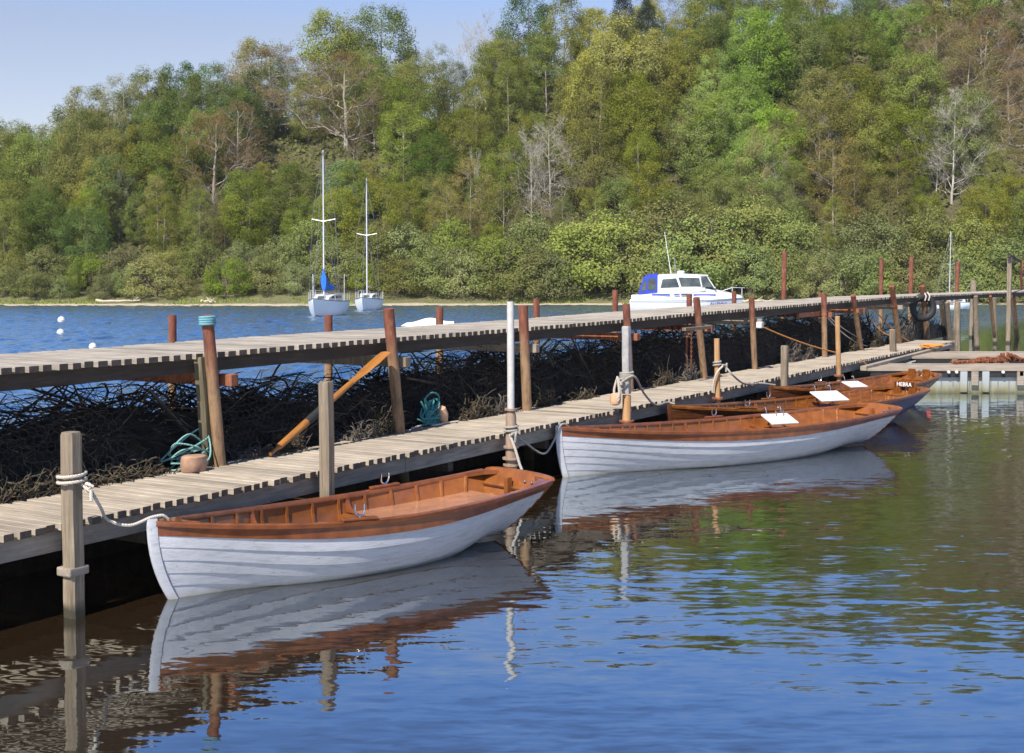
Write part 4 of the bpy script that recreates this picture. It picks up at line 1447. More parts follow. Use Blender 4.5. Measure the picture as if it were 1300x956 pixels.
rope('mooring_line', sag(on_n(1104, 403, NF + .2), on_n(1132, 426, NF - .2), .12), .018, 'rope_orange', 'lower orange line sloping down to the short square post')
rope('blue_wrap', wraps(wpost(F[1], local_pt(F[1][1], F[1][2], 2.0).z) * 0 + (Matrix.Rotation(ANG, 3, 'Z') @ F[1][2] + V((F[1][0].location.x, F[1][0].location.y, 0))) + V((0, 0, -.06)), .073, 4, .09, .013), .014, 'rope_blue', 'light blue rope wound round the top of the leaning pile')
# white block on pile 6
c = wpost(F[6], 1.66)
bk = MB(); bk.box((0, 0, 0), (.14, .12, .13), None, .015); o = bk.build('white_block', M['white_plastic']); o.location = c + V((.13, -.09, .0)); o.rotation_euler = (0, 0, ANG)
tag(o, 'white block fixed to a rusty pile just under the pier deck', 'block')
# teal rope heap and block
def rope_heap(px, py, wid, hgt, mat, seed, label, n=40, r=.011, name='rope_coil'):
    rr = random.Random(seed)
    c = on_n(px, py, JN1 + .02)
    c.z = JZ + .02
    pts = []
    for i in range(n):
        a = i * 1.9 + rr.uniform(-.5, .5)
        rad = wid * rr.uniform(.35, 1.0)
        pts.append(c + P(math.cos(a) * rad, math.sin(a) * rad * .35, max(.0, hgt * rr.random() ** 1.5 * (1 - .4 * rad / wid))))
    return rope(name, spline(pts, 7), r, mat, label)
rope_heap(236, 592, .52, .46, 'rope_teal', 8, 'pale teal rope heaped loosely over the reddish block', 22, .009)
rope_heap(270, 588, .16, .22, 'rope_blue', 18, 'light blue rope strands beside the reddish block', 14, .010)
rope_heap(546, 540, .26, .50, 'rope_deepteal', 9, 'deep teal rope coil at the back edge of the jetty', 44, .012)
rope('rope_end', spline([at_z(523, 544, JZ + .015), at_z(540, 539, JZ + .015), at_z(552, 540, JZ + .015), at_z(565, 537, JZ + .015), at_z(582, 535, JZ + .015)], 6), .013, 'rope', 'pale loose rope end lying in front of the deep teal coil')
fl = MB(); fl.lathe((0, 0, 0), [(.02, -.13), (.06, -.10), (.085, 0), (.07, .09), (.03, .12)], 14)
o = fl.build('float', M['cork'], None, True); o.location = at_z(561, 538, JZ) + V((0, 0, .12)); o.rotation_euler = (.3, -.2, 0); tag(o, 'tan float lying in the deep teal rope coil', 'float')
bk = MB(); bk.lathe((0, 0, 0), [(.125, 0), (.135, .015), (.138, .09), (.128, .145), (.11, .155)], 20)
o = bk.build('block', M['block'], None, True); q = on_n(246, 597, JN1 - .16); o.location = (q.x, q.y, JZ + .001); o.scale = (1.05, .8, 1); o.rotation_euler = (0, 0, ANG)
tag(o, 'round reddish block on the jetty under the pale teal rope', 'block')
sp_ = MB(); sp_.box((0, 0, .06), (.28, .1, .12), None, .03); o = sp_.build('plastic_scrap', M['white_plastic']); o.location = at_z(1006, 456, JZ); o.rotation_euler = (0.1, 0.2, 1.0)
tag(o, 'crumpled white plastic scrap lying at the back edge of the jetty', 'scrap')
o = rope('blue_scrap', [at_z(778, 480, JZ + .12), at_z(787, 478, JZ + .16)], .05, 'rope_blue', 'small light blue scrap left of the painted post', cat='scrap')
# oar leaning on pile 2
def oar():
    top = on_n(490, 447, NF - .05)
    bot = at_z(343, 577, JZ + .03)
    d = (top - bot)
    L = d.length
    d.normalize()
    root = empty('oar', bot)
    root.rotation_euler = d.to_track_quat('X', 'Z').to_euler()
    tag(root, 'varnished wooden oar leaning from the jetty up to a rusty pile', 'oar')
    s = MB(); s.tube([(0, 0, 0), (.05, 0, 0), (.12, 0, 0), (.16, 0, 0), (L * .28, 0, 0), (L * .36, 0, 0), (L * .62, 0, 0), (L * .78, 0, 0)], [.02, .022, .022, .036, .042, .038, .034, .03], 12)
    s.build('loom', M['oar'], root, True)
    c = MB(); c.tube([(L * .29, 0, 0), (L * .42, 0, 0)], .047, 12); c.build('collar', M['rubber'], root, True)
    b = MB(); rows = []
    prof = [(.66, .03, .03), (.72, .05, .022), (.78, .075, .014), (.88, .082, .010), (.96, .08, .008), (1.0, .07, .007)]
    for (f, w_, t_) in prof:
        x = L * f
        rows.append([V((x, w_, 0)), V((x, w_ * .5, t_)), V((x, 0, t_ * 1.5)), V((x, -w_ * .5, t_)), V((x, -w_, 0)), V((x, -w_ * .5, -t_)), V((x, 0, -t_ * 1.5)), V((x, w_ * .5, -t_)), V((x, w_, 0))])
    b.grid(rows); b.add(rows[-1][:-1], [tuple(range(8))])
    b.build('blade', M['oar'], root, True)
oar()
# tyre fender on pile 10
def tyre():
    c = wpost(F[10], 1.72)
    root = empty('tyre_fender', c + V((-.12, -.22, 0)))
    root.rotation_euler = (0, 0, ANG - .9)
    tag(root, 'black tyre hung as a fender with white rope on a rusty pile', 'tyre')
    mb = MB()
    rows = []
    for i in range(29):
        a = 2 * PI * i / 28
        rows.append([V((math.cos(a) * (.34 + .11 * math.cos(b)), .10 * math.sin(b), math.sin(a) * (.34 + .11 * math.cos(b)))) for b in [2 * PI * j / 12 for j in range(13)]])
    mb.grid(rows); mb.build('tyre', M['rubber'], root, True)
    for sx in (.0, .12):
        r_ = MB(); r_.tube(spline([(sx, -.12, .22), (sx + .03, -.13, .36), (sx, -.02, .48), (sx, .1, .36)], 5), .022, 7); r_.build('lashing', M['rope'], root, True)
tyre()
# hanging chain by pile 5
def chain_hang():
    c = wpost(F[5], 1.68)
    mb = MB()
    x = c + V((-.17, -.14, 0))
    for i in range(26):
        z = x.z - i * .042
        a = (i % 2) * PI / 2
        pts = [V((x.x + .014 * math.cos(a) * math.cos(t), x.y + .014 * math.sin(a) * math.cos(t), z + .03 * math.sin(t))) for t in [2 * PI * k / 8 for k in range(9)]]
        mb.tube(pts, .006, 5, False)
    o = mb.build('hanging_chain', M['rust_chain'], None, True)
    tag(o, 'rusty chain hanging beside the thick bracketed pile', 'chain')
    mb = MB(); mb.bar(c + V((-.26, -.14, .0)), c + V((-.26, -.14, -1.0)), .035, .035); o = mb.build('hanging_batten', M['rust_plain']); tag(o, 'thin rusty batten hanging left of the rusty chain', 'batten')
chain_hang()

# ------------------------------------------------------------------ pontoon at the right
def pontoon():
    root = empty('pontoon', (0, 0, 0))
    tag(root, 'pale sided floating pontoon with plank decks at the jetty end', 'pontoon')
    z = .56
    Y0 = 28.8
    def left(Y):   # jetty front edge at depth Y, stand off a little
        return (SX * Y - JN0) / SY + .25
    X1 = 24.0
    def slab(nm, Ya, Yb, za, th, mat, n):
        for i in range(n):
            a = Ya + (Yb - Ya) * i / n
            b = Ya + (Yb - Ya) * (i + 1) / n - .03
            mb = MB()
            poly = [V((left(a), a, za)), V((X1, a, za)), V((X1, b, za)), V((left(b), b, za))]
            mb.prism(poly, lambda p: p - V((0, 0, th)))
            yield mb
    big = MB()
    for mb in slab('deck', Y0, Y0 + 1.9, z, .05, None, 6): big.add(mb.v, mb.f)
    big.build('near_deck', M['pontoon_deck'], root)
    big = MB()
    for mb in slab('deck', Y0 + 3.9, Y0 + 6.4, z + .04, .05, None, 6): big.add(mb.v, mb.f)
    big.build('far_deck', M['pontoon_deck'], root)
    fx = left(Y0) + 1.0
    f = MB(); f.box(((fx + X1) / 2, Y0 + .55, .10), (X1 - fx, .9, .62)); f.build('float_wall', M['concrete_float'], root)
    f = MB(); f.box(((fx + X1) / 2, Y0 + 5.3, .10), (X1 - fx, 1.5, .62)); f.build('far_float', M['concrete_float'], root)
    f = MB(); f.box(((left(Y0) + X1) / 2 + .1, Y0 + .06, z - .052 - .075), (X1 - left(Y0) - .2, .06, .145)); f.build('rubbing_strip', M['rubber'], root)
    f = MB(); f.box(((left(Y0 + 3.9) + X1) / 2 + .1, Y0 + 3.94, z - .015 - .07), (X1 - left(Y0 + 3.9) - .2, .06, .135)); f.build('far_strip', M['rubber'], root)
    f = MB(); f.bar((left(Y0) + .02, Y0 - .02, z + .01), (left(Y0 + 8.5) - .05, Y0 + 8.5, z + .08), .14, .10); f.build('edge_beam', M['pontoon_deck'], root)
    for i, px in enumerate((1204, 1214, 1273)):
        c = at_y(px, 472.5, Y0 - .01)
        b = MB(); b.lathe((0, 0, 0), [(.035, 0), (.04, .02), (.03, .05), (.01, .06)], 12)
        o = b.build('bolt', M['white_plastic'], root, True); o.location = c; o.rotation_euler = (PI / 2, 0, 0)
    for px in (1133, 1157, 1190, 1201, 1233):
        c = at_y(px, 469.3, Y0 + .025)
        b = MB(); b.lathe((0, 0, 0), [(.018, 0), (.018, .015), (.008, .02)], 10)
        o = b.build('bolt', M['chrome'], root, True); o.location = c; o.rotation_euler = (PI / 2, 0, 0)
    for px, w_, h_, m in ((1238, .16, .32, 'fascia'), (1296, .16, .32, 'fascia'), (1180, .09, .11, 'red_paint'), (1297, .09, .11, 'red_paint')):
        c = at_y(px, 469, Y0)
        b = MB(); b.box((c.x, Y0 + .015, z - .06 - h_ / 2), (w_, .04, h_), None, .006); b.build('bracket', M[m], root)
    for px in (1224, 1252):
        c = at_y(px, 469, Y0)
        b = MB(); b.box((c.x, Y0 + .02, z - .06 - .24), (.16, .035, .48), None, .006); b.build('wall_batten', M['concrete_float'], root)
    for px in (1195, 1210, 1220, 1231, 1247, 1258, 1267, 1281, 1290):
        c = at_y(px, 480, Y0 + .1)
        b = MB(); b.box((c.x, Y0 + .096, z - .40), (.018, .012, .24)); b.build('seam', M['grey_paint'], root)
    for px in (1215, 1255, 1268, 1281):
        c = at_y(px, 455, Y0 + 3.7)
        b = MB(); b.box((c.x, Y0 + 3.88, z - .1), (.14, .05, .22)); b.build('strut', M['post'], root)
pontoon()
def chain_pile():
    rr = random.Random(4)
    mb = MB()
    a = at_z(1210, 462, .56); b = at_z(1299, 458, .56)
    for i in range(420):
        f = rr.random()
        hgt = .03 + .16 * math.exp(-((f - .78) / .13) ** 2) + .08 * math.exp(-((f - .45) / .15) ** 2)
        c = a.lerp(b, f) + V((0, rr.uniform(-.18, .18), rr.uniform(0.02, hgt)))
        ax = V((rr.gauss(0, 1), rr.gauss(0, 1), rr.gauss(0, .4))).normalized()
        u = ax.orthogonal().normalized(); w_ = ax.cross(u)
        mb.tube([c + u * (.03 * math.cos(t)) + w_ * (.05 * math.sin(t)) for t in [2 * PI * k / 7 for k in range(8)]], .011, 4, False)
    o = mb.build('chain_heap', M['rust_chain'], None, True)
    tag(o, 'long heap of rusty orange chain lying on the pontoon deck', 'chain')
chain_pile()
rr_ = random.Random(2)
pts = [at_z(1182, 441, .72) + V((rr_.uniform(-.3, .35), rr_.uniform(-.25, .25), rr_.uniform(0, .08))) for _ in range(24)]
rope('rope_heap', spline(pts, 5), .022, 'rope_orange', 'tangled orange rope heap near the far end of the jetty')
rope('mooring_line', sag(at_z(1092, 456, .74), at_z(1108, 468, .5), .02), .02, 'rope_orange', 'short orange rope crossing the jetty edge to the pontoon corner')

# ------------------------------------------------------------------ yachts, cruiser, tender, buoys
def yacht(name, label, L, B, bow, mid, stern, mast, boom_cover, group='sailing yachts moored off the far shore'):
    H = Hull(L, B, bow, mid, stern, .66, keel=-.35, tuck=.05, rake=.9, trake=-.25, full=.58, e=.62, bowp=.9, vee=0.1)
    root = empty(name)
    tag(root, label, 'yacht', group)
    us = [i / 26 for i in range(27)]
    mb = MB()
    for side in (1, -1):
        mb.grid([[H.pt(u, v, side) for u in us] for v in np.linspace(0, 1, 12)])
    mb.build('hull', M['gel_bluewhite'], root, True, 60)
    tr = MB(); ring = [H.pt(1, v, 1) for v in np.linspace(0, 1, 10)] + [H.pt(1, v, -1) for v in np.linspace(1, 0, 10)][:-1]
    tr.prism(ring, lambda p: p + V((.03, 0, 0))); tr.build('transom', M['gel_bluewhite'], root)
    dk = MB(); dk.grid([[H.pt(u, 1, 1) * (1) + V((0, (t - 1) * H.hb(u), .03 * (1 - abs(t)))) for u in us] for t in (-1, -.5, 0, .5, 1)])
    dk.build('deck', M['gelcoat'], root, True)
    for side in (1, -1):
        g = MB(); g.tube([H.pt(.003 + .994 * i / 26, 1, side) + V((0, 0, .02)) for i in range(27)], .035, 6); g.build('toe_rail', M['grey_paint'], root, True)
    bt = MB()
    for side in (1, -1):
        bt.grid([[H.pt(u, v, side, .006) for u in us] for v in np.linspace(0, .30, 5)])
    bt.build('boot_top', M['antifoul'], root, True)
    # coach roof
    def cab(x, z):
        f = (x - L * .28) / (L * .45)
        return B * (.22 + .12 * min(1, f * 2)) * (1 - .12 * (z - mid) / .5)
    prof = [(L * .26, mid + .02), (L * .31, mid + .30), (L * .46, mid + .50), (L * .73, mid + .52), (L * .74, mid + .02)]
    c = MB(); c.prism([V((x, -cab(x, z), z)) for x, z in prof], lambda p: V((p.x, -p.y, p.z)))
    co_ = c.build('coachroof', M['gelcoat'], root)
    for side in (1, -1):
        for (x0, x1) in ((.36, .43), (.46, .53), (.56, .66)):
            wn = MB(); z0, z1 = mid + .22, mid + .38
            wn.prism([V((x * L, side * (cab(x * L, z) + .004), z)) for x, z in ((x0, z0), (x1, z0), (x1, z1), (x0 + .008, z1))], lambda p: p + V((0, side * .012, 0)))
            wn.build('window', M['glass'], co_)
    wn = MB(); wn.prism([V((L * .29, y, mid + .2)) for y in (-.3, .3)] + [V((L * .33, y, mid + .36)) for y in (.26, -.26)], lambda p: p + V((-.03, 0, .03))); wn.build('hatch', M['glass'], co_)
    mx = L * .40
    m_ = MB(); m_.tube([(mx, 0, mid + .45), (mx + .02, 0, mid + mast * .5), (mx + .06, 0, mid + mast)], [.062, .058, .042], 10); m_.build('mast', M['alloy'], root, True)
    for side in (1, -1):
        s_ = MB(); s_.tube([(mx, 0, mid + mast * .53), (mx + .08, side * .85, mid + mast * .545)], .035, 6); s_.build('spreader', M['alloy'], root, True)
        y_ = H.hb(.42) - .05
        for seq in ([(mx, 0, mid + mast * .98), (mx + .08, side * .85, mid + mast * .545), (mx + .2, side * y_, mid + .03)], [(mx, 0, mid + mast * .53), (mx + .45, side * y_, mid + .03)]):
            s_ = MB(); s_.tube(seq, .012, 4); s_.build('shroud', M['wire'], root)
    s_ = MB(); s_.tube([(mx, 0, mid + mast * .99), (.12, 0, bow + .05)], .012, 4); s_.build('forestay', M['wire'], root)
    s_ = MB(); s_.tube([(mx + .05, 0, mid + mast), (L - .05, 0, stern + .1)], .012, 4); s_.build('backstay', M['wire'], root)
    bz = mid + 1.05
    b_ = MB(); b_.tube([(mx + .08, 0, bz + .05), (mx + L * .36, 0, bz)], .055, 8); b_.build('boom', M['alloy'], root, True)
    if boom_cover:
        cv = MB()
        rows = []
        for i in range(13):
            f = i / 12
            x = mx - .10 + (L * .38) * f
            h_ = (.95 * (1 - f) ** 2.2 + .34) * (1 + .06 * math.sin(i * 2.1))
            w_ = .20 - .05 * f + .02 * math.sin(i * 1.7)
            rows.append([V((x, w_ * math.sin(t) * (1 if math.cos(t) < .3 else .55), bz - .30 + h_ * .62 + h_ * .62 * math.cos(t))) for t in [2 * PI * k / 14 for k in range(15)]])
        cv.grid(rows); cv.add(rows[0][:-1], [tuple(range(14))]); cv.add(rows[-1][:-1], [tuple(range(14))])
        cv.build('sail_cover', M['sail_blue'], root, True, 70)
    # rails
    def rail(nm, u0, u1, ends):
        for side in (1, -1):
            r_ = MB()
            pts = [H.pt(u, 1, side, -.04) + V((0, 0, .62)) for u in np.linspace(u0, u1, 10)]
            r_.tube(pts, .018, 6)
            for u in ends:
                p = H.pt(u, 1, side, -.04); r_.tube([p, p + V((0, 0, .62))], .018, 6)
            r_.build(nm, M['alloy'], root, True)
    rail('pulpit', .02, .16, (.03, .15))
    rail('pushpit', .86, .99, (.86, .98))
    for side in (1, -1):
        for u in (.32, .5, .68):
            p = H.pt(u, 1, side, -.04); r_ = MB(); r_.tube([p, p + V((0, 0, .6))], .015, 5); r_.build('stanchion', M['alloy'], root)
        r_ = MB(); r_.tube([H.pt(u, 1, side, -.04) + V((0, 0, .6)) for u in np.linspace(.15, .87, 14)], .008, 4); r_.build('guard_wire', M['wire'], root)
    return root, H
y1, HY1 = yacht('sailing_yacht', 'larger white yacht with bright blue sail cover on its boom', 7.2, 2.55, 1.28, 1.05, 1.0, 10.7, True)
y1.location = at_z(398, 403, 0); y1.rotation_euler = (0, 0, math.radians(84))
# poles standing on deck at both sides (as in the photograph)
for (dx, dy) in ((.35, 1.15), (.35, -1.12)):
    s_ = MB(); s_.tube([(7.2 * .6, dy, 1.0), (7.2 * .6, dy * 1.02, 3.0)], .03, 6); s_.build('deck_pole', M['alloy'], y1, True)
y2, HY2 = yacht('sailing_yacht', 'smaller white yacht with bare mast and no sail cover', 6.6, 2.3, 1.12, .92, .9, 10.2, False)
y2.location = at_z(460, 395, 0); y2.rotation_euler = (0, 0, math.radians(88))
y3 = copy_tree(y2)
y3.name = 'sailing_yacht'
y3['label'] = 'small distant sailing boat whose mast shows above the far pier'
q = at_y(1186, 384, 112); y3.location = (q.x, q.y, 0); y3.rotation_euler = (0, 0, math.radians(20)); y3.scale = (.62, .62, .62)

def cruiser():
    L, B = 8.2, 2.9
    H = Hull(L, B, 1.32, 1.12, 1.10, .92, keel=-.35, tuck=-.2, rake=1.5, trake=.06, full=.62, e=.5, bowp=.72, vee=0)
    root = empty('motor_cruiser')
    tag(root, 'white motor cruiser with blue rear canopy moored beyond the pier', 'motor boat')
    us = [i / 30 for i in range(31)]
    mb = MB()
    for side in (1, -1):
        mb.grid([[H.pt(u, v, side) for u in us] for v in np.linspace(0, 1, 12)])
    hull = mb.build('hull', M['gelcoat'], root, True, 60)
    tr = MB(); ring = [H.pt(1, v, 1) for v in np.linspace(0, 1, 10)] + [H.pt(1, v, -1) for v in np.linspace(1, 0, 10)][:-1]
    tr.prism(ring, lambda p: p + V((.04, 0, 0))); tr.build('transom', M['gelcoat'], root)
    # x measured from the bow (0) to the stern (L)
    def hw(x): return max(.06, H.hb(min(1, max(0, x / L))) - .08)
    zd = lambda x: H.sheer(x / L) + .02
    for side in (1, -1):
        g = MB(); g.tube([H.pt(.003 + .994 * i / 30, 1, side, .01) for i in range(31)], .05, 6); g.build('rub_rail', M['gel_bluewhite'], root, True)
        g = MB(); g.tube([H.pt(.003 + .994 * i / 30, .93, side, .006) for i in range(31)], .022, 6); g.build('pinstripe', M['grey_paint'], root, True)
    # side decks / topsides above rail
    def lay(nm, prof, mat, parent=root, cap=True):
        """loft: list of (x, zbottom, ztop, wbottom, wtop)"""
        m_ = MB(); rows = []
        for (x, zb, zt, wb, wt) in prof:
            rows.append([V((x, -wb, zb)), V((x, -wt, zt - .04)), V((x, -wt + .07, zt)), V((x, 0, zt + .03)), V((x, wt - .07, zt)), V((x, wt, zt - .04)), V((x, wb, zb))])
        m_.grid(rows)
        m_.add(rows[0], [tuple(range(7))]); m_.add(rows[-1], [tuple(range(7))])
        return m_.build(nm, mat, parent, True, 40)
    lay('deck_moulding', [(x, zd(x) - .05, zt, hw(x), hw(x) * k) for x, zt, k in ((.15, 1.42, .7), (.9, 1.62, .86), (1.8, 1.82, .92), (2.6, 1.98, .94), (3.3, 2.02, .94), (6.3, 1.62, .97), (7.2, 1.52, .97), (8.12, 1.46, .97))], M['gelcoat'])
    # wheelhouse
    cw = lambda z: 1.22 - .20 * (z - 1.6) / 1.4
    def side_poly(pts, off, th, nm, mat, parent):
        for side in (1, -1):
            m_ = MB()
            m_.prism([V((x, side * (cw(z) + off), z)) for x, z in pts], lambda p: p + V((0, -side * th, 0)))
            m_.build(nm, mat, parent)
    wh = lay('wheelhouse', [(6.25, 1.55, 2.92, cw(1.55), cw(2.92)), (5.9, 1.6, 2.98, cw(1.6), cw(2.95)), (4.6, 1.6, 3.02, cw(1.6), cw(3.0)), (3.4, 1.7, 2.98, cw(1.7), cw(2.95)), (2.75, 1.8, 2.86, cw(1.8) - .05, cw(2.86) - .12)], M['gelcoat'])
    rf = MB(); rf.grid([[V((x, y, 3.035 - .12 * abs(y) ** 2 - .05 * ((x - 4.6) / 1.8) ** 2)) for x in np.linspace(2.55, 6.2, 10)] for y in np.linspace(-1.02, 1.02, 7)]); 
    rf.grid([[V((x, y, 2.98 - .12 * abs(y) ** 2 - .05 * ((x - 4.6) / 1.8) ** 2)) for x in np.linspace(2.55, 6.2, 10)] for y in np.linspace(-1.02, 1.02, 7)]); rf.build('roof', M['gelcoat'], root, True)
    side_poly([(6.0, 1.98), (4.62, 2.04), (4.85, 2.70), (5.85, 2.62)], .012, .02, 'side_window', M['glass'], wh)
    side_poly([(4.48, 2.08), (3.05, 2.10), (3.2, 2.72), (4.7, 2.76)], .012, .02, 'side_window', M['glass'], wh)
    # raked windscreen in front, three panes
    for (y0, y1) in ((-1.0, -.36), (-.32, .32), (.36, 1.0)):
        m_ = MB()
        m_.prism([V((2.10, y0 * 1.02, 2.04)), V((2.10, y1 * 1.02, 2.04)), V((2.66, y1 * .92, 2.84)), V((2.66, y0 * .92, 2.84))], lambda p: p + V((.03, 0, 0)))
        m_.build('windscreen_pane', M['glass'], wh)
    for side in (1, -1):
        m_ = MB(); m_.prism([V((2.14, side * 1.03, 2.04)), V((2.95, side * 1.17, 2.06)), V((3.08, side * 1.06, 2.76)), V((2.68, side * .95, 2.84))], lambda p: p + V((0, -side * .03, 0))); m_.build('quarter_pane', M['glass'], wh)
        for (a, b_) in (((2.1, side * 1.035, 2.02), (2.66, side * .95, 2.88)), ((3.0, side * 1.19, 2.05), (3.13, side * 1.07, 2.80)), ((4.55, side * 1.19, 2.05), (4.78, side * 1.07, 2.78))):
            m_ = MB(); m_.tube([a, b_], .04, 6); m_.build('window_pillar', M['gelcoat'], wh, True)
    m_ = MB(); m_.bar((2.06, -1.08, 2.0), (2.06, 1.08, 2.0), .1, .06); m_.build('windscreen_sill', M['gelcoat'], wh)
    # blue canopy behind
    cv = lay('canopy', [(6.2, 1.62, 3.02, cw(1.6), cw(3.0)), (6.9, 1.58, 3.0, 1.2, 1.06), (7.25, 1.55, 2.78, 1.2, 1.08), (7.62, 1.52, 1.62, 1.18, 1.16)], M['blue_canvas'])
    for pts in (((6.32, 1.85), (6.95, 1.85), (6.9, 2.66), (6.38, 2.66)), ((7.05, 1.8), (7.42, 1.78), (7.2, 2.45), (7.02, 2.6))):
        for side in (1, -1):
            m_ = MB(); m_.prism([V((x, side * (1.215 - .12 * (z - 1.6)), z)) for x, z in pts], lambda p: p + V((0, side * .012, 0))); m_.build('canopy_window', M['glass'], cv)
    # blue flashes along the topsides
    for (x0, x1, h_) in ((5.3, 6.6, .11), (4.6, 5.0, .11), (2.0, 3.6, .08), (3.7, 4.5, .12)):
        for side in (1, -1):
            m_ = MB(); z = 1.46
            k = lambda x: hw(x) * .985 + .02
            m_.prism([V((x0, side * k(x0), z)), V((x1, side * k(x1), z)), V((x1, side * k(x1), z + h_)), V((x0, side * k(x0), z + h_))], lambda p: p + V((0, side * .015, 0)))
            m_.build('stripe', M['blue_stripe'] if x0 != 3.7 else M['glass'], root)
    # stern name box, swim platform, fender
    m_ = MB(); m_.box((8.45, 0, .22), (.55, 2.2, .08), None, .02); m_.build('swim_platform', M['gelcoat'], root)
    m_ = MB(); m_.tube([(1.5, -.7, 1.78), (.8, -.5, 2.02), (.1, -.25, 2.0), (-.1, 0, 2.0), (.1, .25, 2.0), (.8, .5, 2.02), (1.5, .7, 1.78)], .025, 6)
    for (x, y) in ((.8, .5), (.8, -.5), (.1, .25), (.1, -.25)):
        m_.tube([(x, y, 1.4), (x, y, 2.0)], .022, 6)
    m_.build('bow_rail', M['alloy'], root, True)
    m_ = MB(); m_.tube([(5.25, .5, 3.0), (5.75, .5, 6.1)], [.035, .02], 6); m_.build('aerial', M['white_plastic'], root, True)
    m_ = MB(); m_.tube([(4.95, 0, 3.0), (5.05, 0, 4.4)], [.05, .025], 6); m_.box((4.98, 0, 3.6), (.14, .14, .22)); m_.build('light_mast', M['grey_paint'], root)
    m_ = MB(); m_.lathe((4.55, -.1, 3.0), [(.27, 0), (.30, .06), (.30, .18), (.22, .26)], 16); m_.build('radar_dome', M['gelcoat'], root, True)
    me = text_mesh('ALLENNA', .30, .01); me.materials.append(M['letter_purple'])
    for side in (1, -1):
        o = bpy.data.objects.new('lettering', me); COL.objects.link(o); o.parent = root
        p = H.pt(.215, .82, side, .03); p2 = H.pt(.33, .82, side, .03); p1 = H.pt(.11, .82, side, .03)
        ya = math.atan2(p2.y - p1.y, p2.x - p1.x)
        o.location = p + V((0, side * .03, 0))
        if side == 1:
            o.rotation_euler = (PI / 2, 0, ya + PI)
        else:
            o.rotation_euler = (PI / 2, 0, ya)
    return root, H
cr, HC = cruiser()
q = at_y(942, 380, 93)
cr.location = (q.x, q.y - .5, 0)
cr.rotation_euler = (0, 0, math.radians(180 - 9))

def tender():
    root = empty('tender')
    tag(root, 'small white covered tender afloat just beyond the pier', 'tender')
    q = at_y(546, 404, 58)
    root.location = (q.x, q.y, 0); root.rotation_euler = (0, 0, math.radians(150))
    H = Hull(2.6, 1.3, .55, .42, .45, .75, keel=-.1, tuck=0, rake=.35, trake=.1)
    us = [i / 16 for i in range(17)]
    mb = MB()
    for side in (1, -1):
        mb.grid([[H.pt(u, v, side) + V((-1.3, 0, 0)) for u in us] for v in np.linspace(0, 1, 9)])
    mb.build('hull', M['gelcoat'], root, True)
    c = MB(); c.grid([[H.pt(u, 1, 1) * 1 + V((-1.3, (t - 1) * H.hb(u), .02 + (1 - abs(t)) * (.12 + .28 * math.exp(-((u - .5) / .3) ** 2)))) for u in us] for t in np.linspace(-1, 1, 9)])
    c.build('cover', M['gel_bluewhite'], root, True)
    w_ = MB(); w_.prism([V((-.25, -.35, .60)), V((.25, -.35, .60)), V((.2, -.30, .72)), V((-.2, -.30, .72))], lambda p: p + V((0, -.14, -.02))); w_.build('opening', M['grey_paint'], root)
tender()
for i, (px, py, lab) in enumerate(((78, 409, 'white buoy farthest out, near the left edge of the loch'), (77, 425, 'white buoy floating directly below the farthest buoy'), (118, 443, 'white buoy floating closest to the pier at the left'))):
    q = at_z(px, py, 0)
    root = empty('buoy', q)
    tag(root, lab, 'buoy', 'white mooring buoys')
    r_ = (.23, .18, .15)[i]
    mb = MB(); mb.lathe((0, 0, r_ * .55), [(r_ * .3, -r_ * .95), (r_ * .8, -r_ * .6), (r_, 0), (r_ * .8, r_ * .6), (r_ * .3, r_ * .95)], 16); mb.build('body', M['white_plastic'], root, True)
    mb = MB(); mb.tube([(0, 0, r_ * 1.45), (0, 0, r_ * 1.9)], r_ * .12, 8); mb.build('eye', M['chrome'], root, True)

# ------------------------------------------------------------------ trees
def leaf_mesh(name, c, size, nrm, mat, rs):
    """c (n,3), size (n,), nrm (n,3) : one rhombus per leaf clump"""
    n = len(c)
    t = rs.normal(size=(n, 3))
    t -= nrm * (t * nrm).sum(1)[:, None]
    t /= np.linalg.norm(t, axis=1)[:, None] + 1e-9
    b = np.cross(nrm, t)
    s = size[:, None]
    fold = nrm * s * .18
    v = np.stack([c - t * s, c + b * s * .62 + fold, c + t * s, c - b * s * .62 + fold], 1).reshape(-1, 3)
    me = bpy.data.meshes.new(name)
    me.vertices.add(4 * n)
    me.vertices.foreach_set('co', v.astype(np.float32).ravel())
    me.loops.add(4 * n)
    me.loops.foreach_set('vertex_index', np.arange(4 * n, dtype=np.int32))
    me.polygons.add(n)
    me.polygons.foreach_set('loop_start', np.arange(0, 4 * n, 4, dtype=np.int32))
    me.polygons.foreach_set('loop_total', np.full(n, 4, dtype=np.int32))
    me.update(calc_edges=True)
    me.materials.append(mat)
    return me

def cluster_leaves(centers, radii, per, size, rs, mid, up=.5, out=.9, rnd=.6, flat=.75):
    C, S, N = [], [], []
    for c, r in zip(centers, radii):
        k = max(4, int(per * r * r))
        d = rs.normal(size=(k, 3))
        d /= np.linalg.norm(d, axis=1)[:, None]
        rad = r * rs.uniform(.35, 1.0, size=(k, 1)) ** .6
        p = c + d * rad * np.array([1, 1, flat])
        C.append(p)
        S.append(rs.uniform(.6, 1.25, size=k) * size)
        o = p - mid
        o /= np.linalg.norm(o, axis=1)[:, None] + 1e-6
        nn = d * .6 + o * out + np.array([0, 0, up]) + rs.normal(size=(k, 3)) * rnd
        N.append(nn / np.linalg.norm(nn, axis=1)[:, None])
    return np.concatenate(C), np.concatenate(S), np.concatenate(N)

